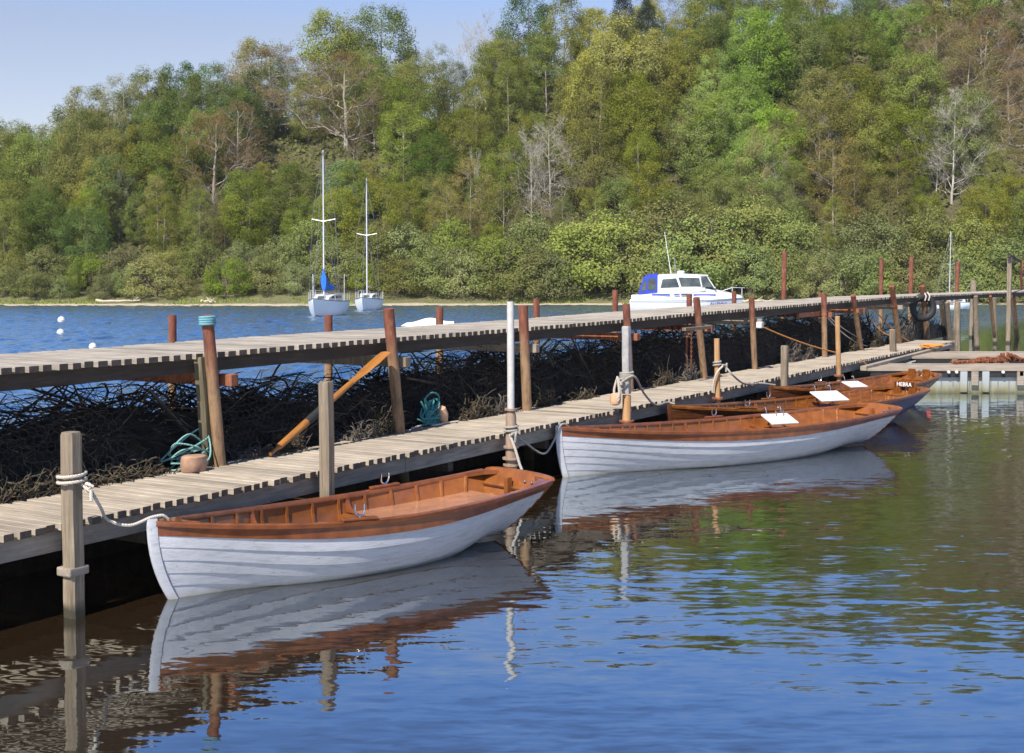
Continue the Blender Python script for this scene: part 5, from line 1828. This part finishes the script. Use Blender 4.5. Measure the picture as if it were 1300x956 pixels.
def proto(kind, seed):
    rs = np.random.RandomState(seed)
    rr = random.Random(seed)
    wood_ = MB()
    tips = []
    cfg = {
        #          H    base  rad   shape   prim sec ter  trunk  leaves size  clump
        'olive':  (12, .10, 4.1, 'egg', 15, 4, 0, .20, 20925, 0.100, 1.06),
        'dark':   (12, .06, 4.0, 'egg', 14, 4, 0, .20, 23250, 0.100, 1.12),
        'bright': (13, .08, 4.6, 'egg', 15, 4, 0, .24, 23250, 0.116, 1.18),
        'yellow': (11, .12, 4.3, 'dome', 15, 4, 0, .2, 17050, 0.112, 1.01),
        'fresh':  (7, .05, 3.0, 'egg', 12, 3, 0, .12, 13950, 0.088, 0.90),
        'brown':  (13, .20, 5.8, 'dome', 16, 6, 3, .32, 17500, 0.070, .95),
        'bare':   (11, .14, 3.6, 'egg', 17, 6, 4, .13, 0, 0, 0),
        'sparse': (11, .10, 3.8, 'egg', 14, 5, 2, .13, 14725, 0.068, 0.95),
        'pine':   (12, .2, 3.2, 'cone', 18, 4, 0, .2, 17050, 0.088, 0.84),
        'birch':  (12, .10, 3.1, 'tall', 15, 4, 0, .14, 17825, 0.076, 0.84),
    }[kind]
    Ht, base, rad, shape, npm, nsec, nter, tr, nleaf, lsize, rc = cfg
    per = nleaf
    def env(f):
        if shape == 'egg': return max(.15, math.sin(PI * (.14 + f * .76)) ** .75)
        if shape == 'dome': return max(.12, math.cos(max(0, f - .28) / .72 * PI / 2) ** .6 * (.72 + .28 * min(1, f / .28)))
        if shape == 'cone': return max(.06, (1 - f) ** .8)
        return max(.12, math.sin(PI * (.16 + f * .76)) ** .8)
    off = V((0, 0, 0))
    tp = []
    lean = V((rr.gauss(0, .03), rr.gauss(0, .03), 0))
    for i in range(9):
        f = i / 8
        off = off + V((rr.gauss(0, .07), rr.gauss(0, .07), 0)) + lean * Ht / 9
        tp.append(V((off.x, off.y, -.5 + f * Ht * .93)))
    def on_trunk(z):
        f = max(0, min(.999, (z + .5) / (Ht * .93))) * 8
        i = int(f)
        return tp[i].lerp(tp[i + 1], f - i)
    wood_.tube(tp, [tr * (1 - .93 * (i / 8) ** .8) + .015 for i in range(9)], 7, False)
    def limb(p0, p1, r0, lift, n=5, jit=.06, sides=5):
        L = (p1 - p0).length
        pts = []
        for i in range(n + 1):
            f = i / n
            p = p0.lerp(p1, f)
            p.z += lift * L * (f * (1 - f)) * -1.0
            if 0 < i < n:
                p += V((rr.gauss(0, jit), rr.gauss(0, jit), rr.gauss(0, jit))) * L
            pts.append(p)
        wood_.tube(pts, [r0 * (1 - .8 * i / n) for i in range(n + 1)], sides, False)
        return pts
    for i in range(npm):
        f = ((i + rr.uniform(.1, .9)) / npm)
        az = i * 2.4 + rr.uniform(-.4, .4)
        R_ = rad * env(f) * rr.uniform(.72, 1.12)
        zt = Ht * (base + (1 - base) * f)
        zs = max(base * Ht * .5, zt - R_ * rr.uniform(.5, .95) - .4)
        zs = min(zs, Ht * .85)
        p0 = on_trunk(zs)
        p1 = V((p0.x * .4 + R_ * math.cos(az), p0.y * .4 + R_ * math.sin(az), zt))
        r0 = tr * (.42 if nter else .3) * (1 - .5 * f)
        pts = limb(p0, p1, r0, .25, 5, .05)
        tips.append((p1, rc * rr.uniform(.8, 1.15)))
        for j in range(nsec):
            t = rr.uniform(.35, .95)
            k = min(4, int(t * 5))
            q0 = pts[k].lerp(pts[k + 1], t * 5 - k)
            L2 = R_ * rr.uniform(.28, .55) + .3
            d = (p1 - p0).normalized() + V((rr.gauss(0, .75), rr.gauss(0, .75), rr.gauss(.15, .55)))
            q1 = q0 + d.normalized() * L2
            q1.z = min(q1.z, Ht * 1.02)
            q1.z = max(q1.z, base * Ht * .6)
            pt2 = limb(q0, q1, r0 * .42, .1, 4, .07, 4)
            tips.append((q1, rc * rr.uniform(.6, 1.0)))
            for m_ in range(nter):
                t2 = rr.uniform(.3, 1)
                w0 = pt2[min(3, int(t2 * 4))]
                d2 = (q1 - q0).normalized() + V((rr.gauss(0, .7), rr.gauss(0, .7), rr.gauss(.2, .6)))
                w1 = w0 + d2.normalized() * L2 * rr.uniform(.4, .8)
                pt3 = limb(w0, w1, max(.008, r0 * .16), 0, 2, .06, 3)
                if kind in ('bare', 'sparse', 'brown'):
                    for n_ in range(7 if kind == 'bare' else 2):
                        d3 = d2.normalized() + V((rr.gauss(0, .6), rr.gauss(0, .6), rr.gauss(.2, .5)))
                        x0 = pt3[rr.choice((1, 1, 2))]
                        wood_.tube([x0, x0 + d3.normalized() * L2 * rr.uniform(.25, .5)], [.007, .004], 3, False)
                if per:
                    tips.append((w1, rc * rr.uniform(.5, .8)))
    crown = None
    if per:
        mid = np.array([0, 0, Ht * .45])
        cs = [np.array(t[0][:]) for t in tips]
        rd = [t[1] * rs.uniform(.8, 1.1) for t in tips]
        # clumps filling the crown's outer volume, lumpy, with gaps
        ncl = {'sparse': 90, 'brown': 90, 'birch': 120}.get(kind, 160)
        sd_ = V((seed * 1.7, 0, 0))
        while ncl > 0:
            f = rs.uniform(0, 1)
            az = rs.uniform(0, 2 * PI)
            k = noise.noise(V((math.cos(az) * 1.6, math.sin(az) * 1.6, f * 3.2)) + sd_)
            if k < -.28: ncl -= .3; continue
            R_ = rad * env(f) * (rs.uniform(.55, 1.0) ** .5) * (1 + .30 * k)
            cs.append(np.array([R_ * math.cos(az), R_ * math.sin(az), Ht * (base + (1 - base) * f) * (1 + .04 * k)]))
            rd.append(rc * rs.uniform(.65, 1.1))
            ncl -= 1
        rd = np.array(rd)
        per = nleaf / (rd ** 2).sum()
        c, s, nn = cluster_leaves(cs, rd, per, lsize, rs, mid)
        crown = leaf_mesh('crown', c, s, nn, LEAF[{'birch': 'olive'}.get(kind, kind)], rs)
    bk = {'bare': 'pale', 'brown': 'grey', 'sparse': 'grey', 'birch': 'grey'}.get(kind, 'brown')
    return wood_.mesh('trunk', BARK[bk], True, 180), crown, Ht

def shrub_proto(kind, seed):
    rs = np.random.RandomState(seed)
    rr = random.Random(seed)
    Ht, rad = 5.0, 3.0
    wd = MB()
    cs, rd = [], []
    for i in range(16):
        az = rr.uniform(0, 2 * PI)
        a = V((rr.gauss(0, .3), rr.gauss(0, .3), -.3))
        b = V((math.cos(az) * rad * .7, math.sin(az) * rad * .7, Ht * rr.uniform(.4, .85)))
        wd.tube([a, a.lerp(b, .5) + V((0, 0, .4)), b], [.07, .05, .02], 5, False)
    for i in range(105):
        d = rs.normal(size=3); d /= np.linalg.norm(d); d[2] = abs(d[2])
        k = rs.uniform(.62, 1.0) * (1 + .2 * noise.noise(V(d) * 2.2 + V((seed, 0, 0))))
        cs.append([d[0] * rad * k, d[1] * rad * k, .35 + d[2] * (Ht - .7) * k])
        rd.append(rs.uniform(.5, .85))
    for i in range(26):
        a = rs.uniform(0, 2 * PI)
        cs.append([math.cos(a) * rad * .85, math.sin(a) * rad * .85, rs.uniform(.2, 1.2)]); rd.append(.6)
    c, s, nn = cluster_leaves(np.array(cs), np.array(rd), 170, .085, rs, np.array([0, 0, 1.6]), up=.4, out=.9)
    return wd.mesh('trunk', BARK['brown'], True, 180), leaf_mesh('crown', c, s, nn, LEAF[kind], rs), Ht

PROTO = {}
for kd, n_ in (('olive', 3), ('dark', 2), ('bright', 2), ('yellow', 2), ('fresh', 1), ('brown', 3), ('bare', 2), ('sparse', 3), ('pine', 1), ('birch', 2)):
    PROTO[kd] = [proto(kd, 100 + 13 * i + len(kd) * 7 + ord(kd[1])) for i in range(n_)]
for kd in ('shrub', 'shrubb'):
    PROTO[kd] = [shrub_proto(kd, 50 + i + len(kd)) for i in range(2)]

TREES = []
KIND_WORDS = {'olive': ('leafy_tree', 'olive green leafy tree', 'tree'), 'dark': ('leafy_tree', 'dark green dense tree', 'tree'), 'bright': ('leafy_tree', 'bright green leafy tree', 'tree'),
              'yellow': ('leafy_tree', 'yellow green leafy tree', 'tree'), 'fresh': ('leafy_tree', 'pale fresh green tree', 'tree'), 'brown': ('budding_tree', 'bronze budding tree', 'tree'),
              'bare': ('bare_tree', 'pale leafless tree', 'tree'), 'sparse': ('budding_tree', 'thin brownish tree', 'tree'), 'pine': ('pine_tree', 'blackish pine', 'tree'), 'birch': ('birch_tree', 'slender olive birch', 'tree'),
              'shrub': ('shrub', 'rounded grey green shrub', 'shrub'), 'shrubb': ('shrub', 'rounded lime green shrub', 'shrub')}
def plant(X, Y, kind, h, wide=1.0):
    k = R.randrange(len(PROTO[kind]))
    tm, cm, H0 = PROTO[kind][k]
    z = ground(X, Y)
    nm = KIND_WORDS[kind][0]
    root = empty(nm, (X, Y, z - .05), R.uniform(0, 2 * PI))
    s = h / H0
    root.scale = (s * wide, s * wide, s)
    t = bpy.data.objects.new('trunk' if kind not in ('shrub', 'shrubb') else 'stems', tm); COL.objects.link(t); t.parent = root
    if cm:
        c = bpy.data.objects.new('crown', cm); COL.objects.link(c); c.parent = root
    px, py = project((X, Y, z + h * .6))
    TREES.append((root, kind, px, py, Y))
    return root

def feature(px, py_top, Y, kind, wide=1.0, hmin=2.0):
    p = at_y(px, py_top, Y)
    g = ground(p.x, Y)
    h = max(hmin, p.z - g)
    return plant(p.x, Y, kind, h, wide)

# trees one can pick out in the photograph: x, y of the top, distance, kind, width
FEAT = [
    (1065, 105, 158, 'bare', .9), (262, 232, 147, 'bare', .8), (545, 175, 154, 'sparse', .9), (880, 130, 158, 'sparse', .9), (150, 215, 150, 'bare', .6), (985, 205, 146, 'bare', .8), (1140, 195, 150, 'sparse', 1.0),
    (345, 58, 176, 'brown', 1.25), (440, 66, 168, 'brown', 1.25), (300, 130, 162, 'brown', .9), (475, 120, 168, 'brown', .8),
    (418, 16, 186, 'olive', .9), (482, 12, 188, 'dark', .95), (448, 40, 190, 'olive', 1.0), (325, 52, 188, 'olive', .9), (520, 66, 186, 'sparse', .8), (555, 60, 184, 'sparse', .8),
    (618, 18, 182, 'bare', .95), (590, 45, 184, 'bare', .75), (670, -8, 184, 'dark', .8), (715, -4, 178, 'birch', 1.0), (640, 40, 180, 'birch', .9),
    (790, 22, 168, 'yellow', 1.0), (745, 70, 164, 'yellow', .7), (830, 40, 170, 'yellow', .75), (800, 95, 160, 'olive', .9),
    (905, 70, 164, 'bright', .8), (968, 18, 168, 'bright', 1.0), (935, 100, 156, 'bright', .8), (1010, 40, 172, 'olive', 1.0), (920, 205, 146, 'bright', .7),
    (702, 150, 151, 'bare', .85), (676, 165, 150, 'bare', .75), (603, 190, 147, 'bare', .35), (596, 205, 144, 'sparse', .9), (640, 230, 141, 'sparse', .8),
    (1210, 110, 150, 'bare', .95), (1190, 150, 152, 'bare', .7), (1000, 130, 152, 'sparse', .7), (970, 160, 146, 'sparse', .8), (1060, 175, 146, 'sparse', 1.0), (1040, 140, 152, 'bare', .8),
    (1120, 15, 174, 'bright', .8), (1190, 20, 168, 'brown', 1.0), (1250, 10, 166, 'brown', 1.0), (1150, 70, 162, 'olive', .9), (1285, 90, 158, 'brown', 1.0), (1270, 190, 148, 'olive', .9),
    (440, 205, 150, 'fresh', .9), (420, 245, 144, 'fresh', .9), (255, 140, 158, 'bright', .7), (225, 175, 154, 'dark', .9), (110, 112, 176, 'olive', .8), (65, 160, 170, 'olive', .8),
    (15, 155, 172, 'olive', 1.0), (190, 90, 180, 'olive', .9), (225, 82, 182, 'dark', .9), (155, 100, 176, 'sparse', .9), (270, 84, 180, 'dark', .9), (90, 155, 172, 'birch', .8),
    (180, 160, 158, 'olive', .9), (140, 200, 150, 'dark', .9), (60, 225, 150, 'olive', .9), (30, 205, 156, 'brown', .7), (200, 225, 146, 'birch', .9), (270, 240, 146, 'sparse', .9), (285, 255, 143, 'sparse', .8),
    (100, 250, 144, 'birch', .9), (820, 0, 184, 'pine', 1.0), (790, -15, 188, 'pine', .9),
]
for f in FEAT:
    feature(*f)
# waterside shrubs: px, top, distance, kind
SHR = [(40, 338, 131.5, 'shrub', 1.15), (8, 330, 133, 'shrub', 1.1), (95, 335, 132, 'dark', .5), (130, 345, 131.5, 'shrub', .9), (195, 318, 131.5, 'shrub', 1.25), (165, 330, 133, 'shrub', 1.0), (235, 345, 131, 'shrub', 1.0), (292, 320, 131.5, 'shrubb', 1.0), (335, 318, 132.5, 'shrub', 1.1), (375, 328, 131.5, 'shrub', 1.0),
       (425, 300, 134, 'shrub', 1.2), (465, 325, 133, 'shrubb', 1.1), (505, 318, 133, 'shrub', 1.2), (545, 305, 134, 'shrubb', 1.2), (590, 310, 133, 'shrub', 1.1), (630, 290, 135, 'shrubb', 1.2), (660, 300, 134, 'shrub', 1.1), (700, 305, 134, 'shrub', 1.1), (735, 270, 137, 'shrubb', 1.1), (770, 258, 137, 'shrubb', 1.2),
       (800, 275, 136, 'shrub', 1.2), (845, 300, 134, 'shrub', 1.1), (880, 260, 137, 'shrubb', 1.2), (915, 250, 138, 'shrubb', 1.1), (955, 300, 134, 'shrub', 1.1), (1000, 310, 134, 'shrub', 1.1), (1035, 320, 133, 'shrub', .9), (1075, 305, 134, 'shrub', 1.1), (1110, 310, 134, 'shrubb', 1.0), (1150, 300, 135, 'shrub', 1.1),
       (1190, 315, 134, 'shrub', 1.0), (1235, 310, 134, 'shrub', 1.1), (1290, 290, 135, 'shrub', 1.2), (1262, 330, 133, 'shrub', .8),
       (15, 316, 137, 'shrub', 1.2), (60, 308, 137, 'shrub', 1.2), (110, 316, 136, 'shrubb', 1.1), (150, 306, 137, 'shrub', 1.1), (78, 345, 132, 'shrub', 1.1), (215, 308, 137, 'shrub', 1.1), (310, 300, 137, 'shrub', 1.0), (255, 300, 136, 'shrub', 1.0), (360, 295, 137, 'shrub', 1.1), (395, 270, 139, 'shrubb', 1.0), (470, 280, 138, 'shrub', 1.1), (520, 275, 139, 'shrub', 1.1), (570, 268, 139, 'shrubb', 1.0), (690, 262, 139, 'shrub', 1.0), (840, 235, 140, 'shrub', 1.0), (945, 240, 140, 'shrub', 1.1), (1000, 262, 138, 'shrub', 1.0), (1110, 262, 138, 'shrub', 1.0), (1170, 255, 139, 'shrub', 1.0), (1240, 262, 138, 'shrub', 1.0)]
for (px, py, Y, kd, wd) in SHR:
    p = at_y(px, py, Y)
    yy = max(Y - 1.6, shore(p.x) + 2.3)
    feature(px, py, yy, kd, wd, 1.6)
# the rest of the wood: rows up the slope, the kind taken from what grows there in the photograph
ZONES = [(20, 180, 'olive'), (20, 260, 'olive'), (60, 300, 'dark'), (110, 190, 'olive'), (150, 250, 'olive'), (210, 110, 'olive'), (120, 150, 'olive'), (200, 290, 'olive'), (250, 160, 'dark'), (260, 100, 'dark'),
         (300, 200, 'brown'), (400, 140, 'brown'), (480, 190, 'brown'), (280, 290, 'birch'), (330, 260, 'olive'), (430, 260, 'olive'), (540, 120, 'olive'), (560, 200, 'olive'), (520, 250, 'olive'), (630, 130, 'birch'),
         (600, 260, 'sparse'), (650, 100, 'olive'), (700, 90, 'olive'), (720, 60, 'birch'), (700, 230, 'sparse'), (760, 200, 'olive'), (790, 60, 'yellow'), (820, 160, 'olive'), (850, 120, 'olive'), (830, 230, 'olive'),
         (870, 60, 'olive'), (900, 20, 'olive'), (890, 190, 'olive'), (940, 60, 'bright'), (930, 170, 'bright'), (990, 90, 'bright'), (990, 220, 'olive'), (1050, 80, 'olive'), (1040, 240, 'sparse'), (1090, 160, 'olive'),
         (1080, 40, 'dark'), (1130, 40, 'bright'), (1150, 120, 'olive'), (1200, 60, 'brown'), (1260, 60, 'brown'), (1290, 130, 'brown'), (1140, 220, 'olive'), (1220, 220, 'olive'), (1280, 230, 'olive'), (1180, 270, 'olive'),
         (1000, 0, 'olive'), (900, -60, 'olive'), (1100, -60, 'brown'), (1250, -60, 'olive'), (780, -40, 'pine')]
CLEAR = [(295, 495, 60, 205, 168), (655, 740, 140, 250, 150), (1165, 1255, 100, 225, 150), (585, 655, 190, 285, 146), (1010, 1075, 140, 240, 151)]
rows_ = [(141, 62), (146.5, 66), (152.5, 68), (159, 70), (166, 72), (173, 72), (180, 72), (187, 70)]
for ri, (Yr, stp) in enumerate(rows_):
    px = -60 + (ri % 2) * stp / 2
    while px < 1400:
        x_ = px + R.uniform(-22, 22)
        Y = Yr + R.uniform(-2.4, 2.4)
        X = (x_ - CX) / FPX * Y
        g = ground(X, Y)
        h = R.uniform(8.5, 12.0) if ri > 1 else R.uniform(6.0, 9.0)
        if ri >= 6: h *= .92
        for (wx0, wx1, wy0, wy1, wY) in CLEAR:      # keep the view open to the trees one can pick out
            if wx0 < x_ < wx1 and Y < wY - 1:
                t_ = project((X, Y, g + h))[1]
                if t_ < wy1:
                    h = max(2.6, h - (wy1 - t_) * Y / FPX)
        cx_, cy_ = project((X, Y, g + h * .75))
        best = min(ZONES, key=lambda q: (q[0] - cx_) ** 2 + ((q[1] - cy_) * 1.3) ** 2 + R.uniform(0, 2200))
        kd = best[2]
        if kd == 'brown' and R.random() < (.6 if cx_ < 600 else .4): kd = R.choice(('olive', 'birch', 'sparse', 'olive'))
        if kd == 'sparse' and R.random() < .4: kd = R.choice(('olive', 'birch'))
        if kd in ('olive',) and R.random() < .3: kd = R.choice(('birch', 'dark', 'olive', 'birch'))
        # keep the sky open where the photograph shows it
        top = project((X, Y, g + h))[1]
        lim = lerp_tab([(-60, 165), (0, 160), (60, 165), (110, 122), (150, 110), (190, 95), (260, 90), (300, 82), (340, 66), (400, 62), (440, 50), (500, 62), (540, 80), (590, 75), (630, 50), (660, 10), (700, -20), (1400, -300)], cx_)
        if top < lim:
            h = max(3.5, h - (lim - top) * Y / FPX)
        plant(X, Y, kd, h, R.uniform(.85, 1.1))
        px += stp
# a few behind the crest at the right, seen in the water's reflection
for px in range(760, 1420, 70):
    Y = 197 + R.uniform(-2, 2)
    X = (px - CX) / FPX * Y
    plant(X, Y, R.choice(('olive', 'brown', 'dark')), R.uniform(10, 12))

# labels that single each tree out
def col_of(px):
    for lim, w_ in ((-5, 'past the left edge'), (130, 'at the far left'), (260, 'left of the larger yacht'), (375, 'just left of both yachts'), (500, 'behind the two yachts'), (640, 'just right of the yachts'), (780, 'left of the motor cruiser'), (960, 'behind the motor cruiser'), (1090, 'right of the motor cruiser'), (1200, 'behind the small mast'), (1305, 'at the far right')):
        if px < lim: return w_
    return 'past the right edge'
def row_of(Y):
    if Y < 139.5: return 'by the water'
    if Y < 150: return 'low on the slope'
    if Y < 163: return 'half way up'
    if Y < 177: return 'high on the slope'
    return 'on the skyline'
cells = {}
for t in TREES:
    cells.setdefault((t[1], row_of(t[4]), col_of(t[2])), []).append(t)
ORD = ['leftmost', 'second from left', 'third from left', 'fourth from left', 'fifth from left', 'sixth from left']
for (kd, rw, cl), ts in cells.items():
    ts.sort(key=lambda t: t[2])
    for i, t in enumerate(ts):
        lab = KIND_WORDS[kd][1] + ' ' + rw + ' ' + cl
        if len(ts) == 2: lab += ', ' + ('left one', 'right one')[i]
        elif len(ts) > 2: lab += ', ' + ('rightmost' if i == len(ts) - 1 else ORD[i])
        tag(t[0], lab, KIND_WORDS[kd][2], 'trees on the wooded hillside' if KIND_WORDS[kd][2] == 'tree' else 'shrubs along the far shore')
print('trees', len(TREES))

# undergrowth on the slope and grass on the shore
def ground_leaves():
    rs = np.random.RandomState(5)
    n = 60000
    X = rs.uniform(-110, 110, n); Y = rs.uniform(133, 200, n)
    keep = np.abs(X) < Y * .46
    X, Y = X[keep], Y[keep]
    Z = np.array([ground(x, y) for x, y in zip(X, Y)]) + np.abs(rs.normal(0, .45, len(X)))
    d = np.array([y - shore(x) for x, y in zip(X, Y)])
    k = d > 6
    c = np.stack([X, Y, Z], 1)[k]
    nn = rs.normal(size=c.shape) * .6 + np.array([0, -.5, .8])
    nn /= np.linalg.norm(nn, axis=1)[:, None]
    me = leaf_mesh('undergrowth', c, rs.uniform(.2, .42, len(c)), nn, LEAF['ground'], rs)
    o = bpy.data.objects.new('undergrowth', me); COL.objects.link(o)
    tag(o, 'low leafy undergrowth covering the wooded slope', 'undergrowth', kind='stuff')
    mb = MB()
    rr = random.Random(9)
    for i in range(7000):
        x = rr.uniform(-62, 62)
        dd = rr.uniform(1.3, 4.5)
        if noise.noise(V((x * .12, dd * .3, 4))) < .02: continue
        y = shore(x) + dd
        z = ground(x, y)
        h = rr.uniform(.15, .42)
        a = rr.uniform(0, PI)
        dx, dy = math.cos(a) * .06, math.sin(a) * .06
        mb.add([(x - dx, y - dy, z), (x + dx, y + dy, z), (x + rr.gauss(0, .1), y + rr.gauss(0, .1), z + h)], [(0, 1, 2)])
    me = bpy.data.meshes.new('shore_grass'); me.from_pydata(mb.v, [], mb.f); me.materials.append(LEAF['grass'])
    o = bpy.data.objects.new('shore_grass', me); COL.objects.link(o)
    tag(o, 'green grass growing along the far shore', 'grass', kind='stuff')
ground_leaves()
# thin spring haze between here and the wood
hz = MB()
hz.box((0, 200, 48), (7200, 7200, 110))
hm = Mat('pale_haze')
hm.nt.nodes.remove(hm.b)
pv = hm.n('ShaderNodeVolumePrincipled')
pv.inputs['Color'].default_value = (0.80, 0.87, 0.96, 1)
pv.inputs['Density'].default_value = HAZE
pv.inputs['Anisotropy'].default_value = 0.1
hm.l(pv.outputs[0], hm.out.inputs['Volume'])
tag(hz.build('haze', hm.m), kind='stuff', label='thin pale haze over the loch', cat='haze')
# driftwood on the beach
for i, (px, w_, lab) in enumerate(((150, 4.5, 'pale bleached driftwood log on the far beach at the left'), (265, 1.4, 'short pale driftwood piece on the beach left of the larger yacht'), (960, 3.6, 'pale driftwood branch on the beach right of the motor cruiser'))):
    rr = random.Random(i)
    y0 = shore((px - CX) / FPX * 128) + 2.0
    X = (px - CX) / FPX * y0
    mb = MB()
    pts = [V((w_ * (k / 6 - .5), rr.uniform(-.15, .15), .18 + rr.uniform(0, .22))) for k in range(7)]
    mb.tube(spline(pts, 3), [.14 - .08 * k / 18 for k in range(19)], 7)
    for k in range(4):
        a = pts[rr.randrange(1, 6)]
        mb.tube([a, a + V((rr.uniform(-.8, .8), rr.uniform(-.2, .2), rr.uniform(.2, .5)))], [.06, .02], 5)
    o = mb.build('driftwood', M['stone'], None, True); o.location = (X, y0, ground(X, y0)); tag(o, lab, 'driftwood', 'driftwood on the far beach')
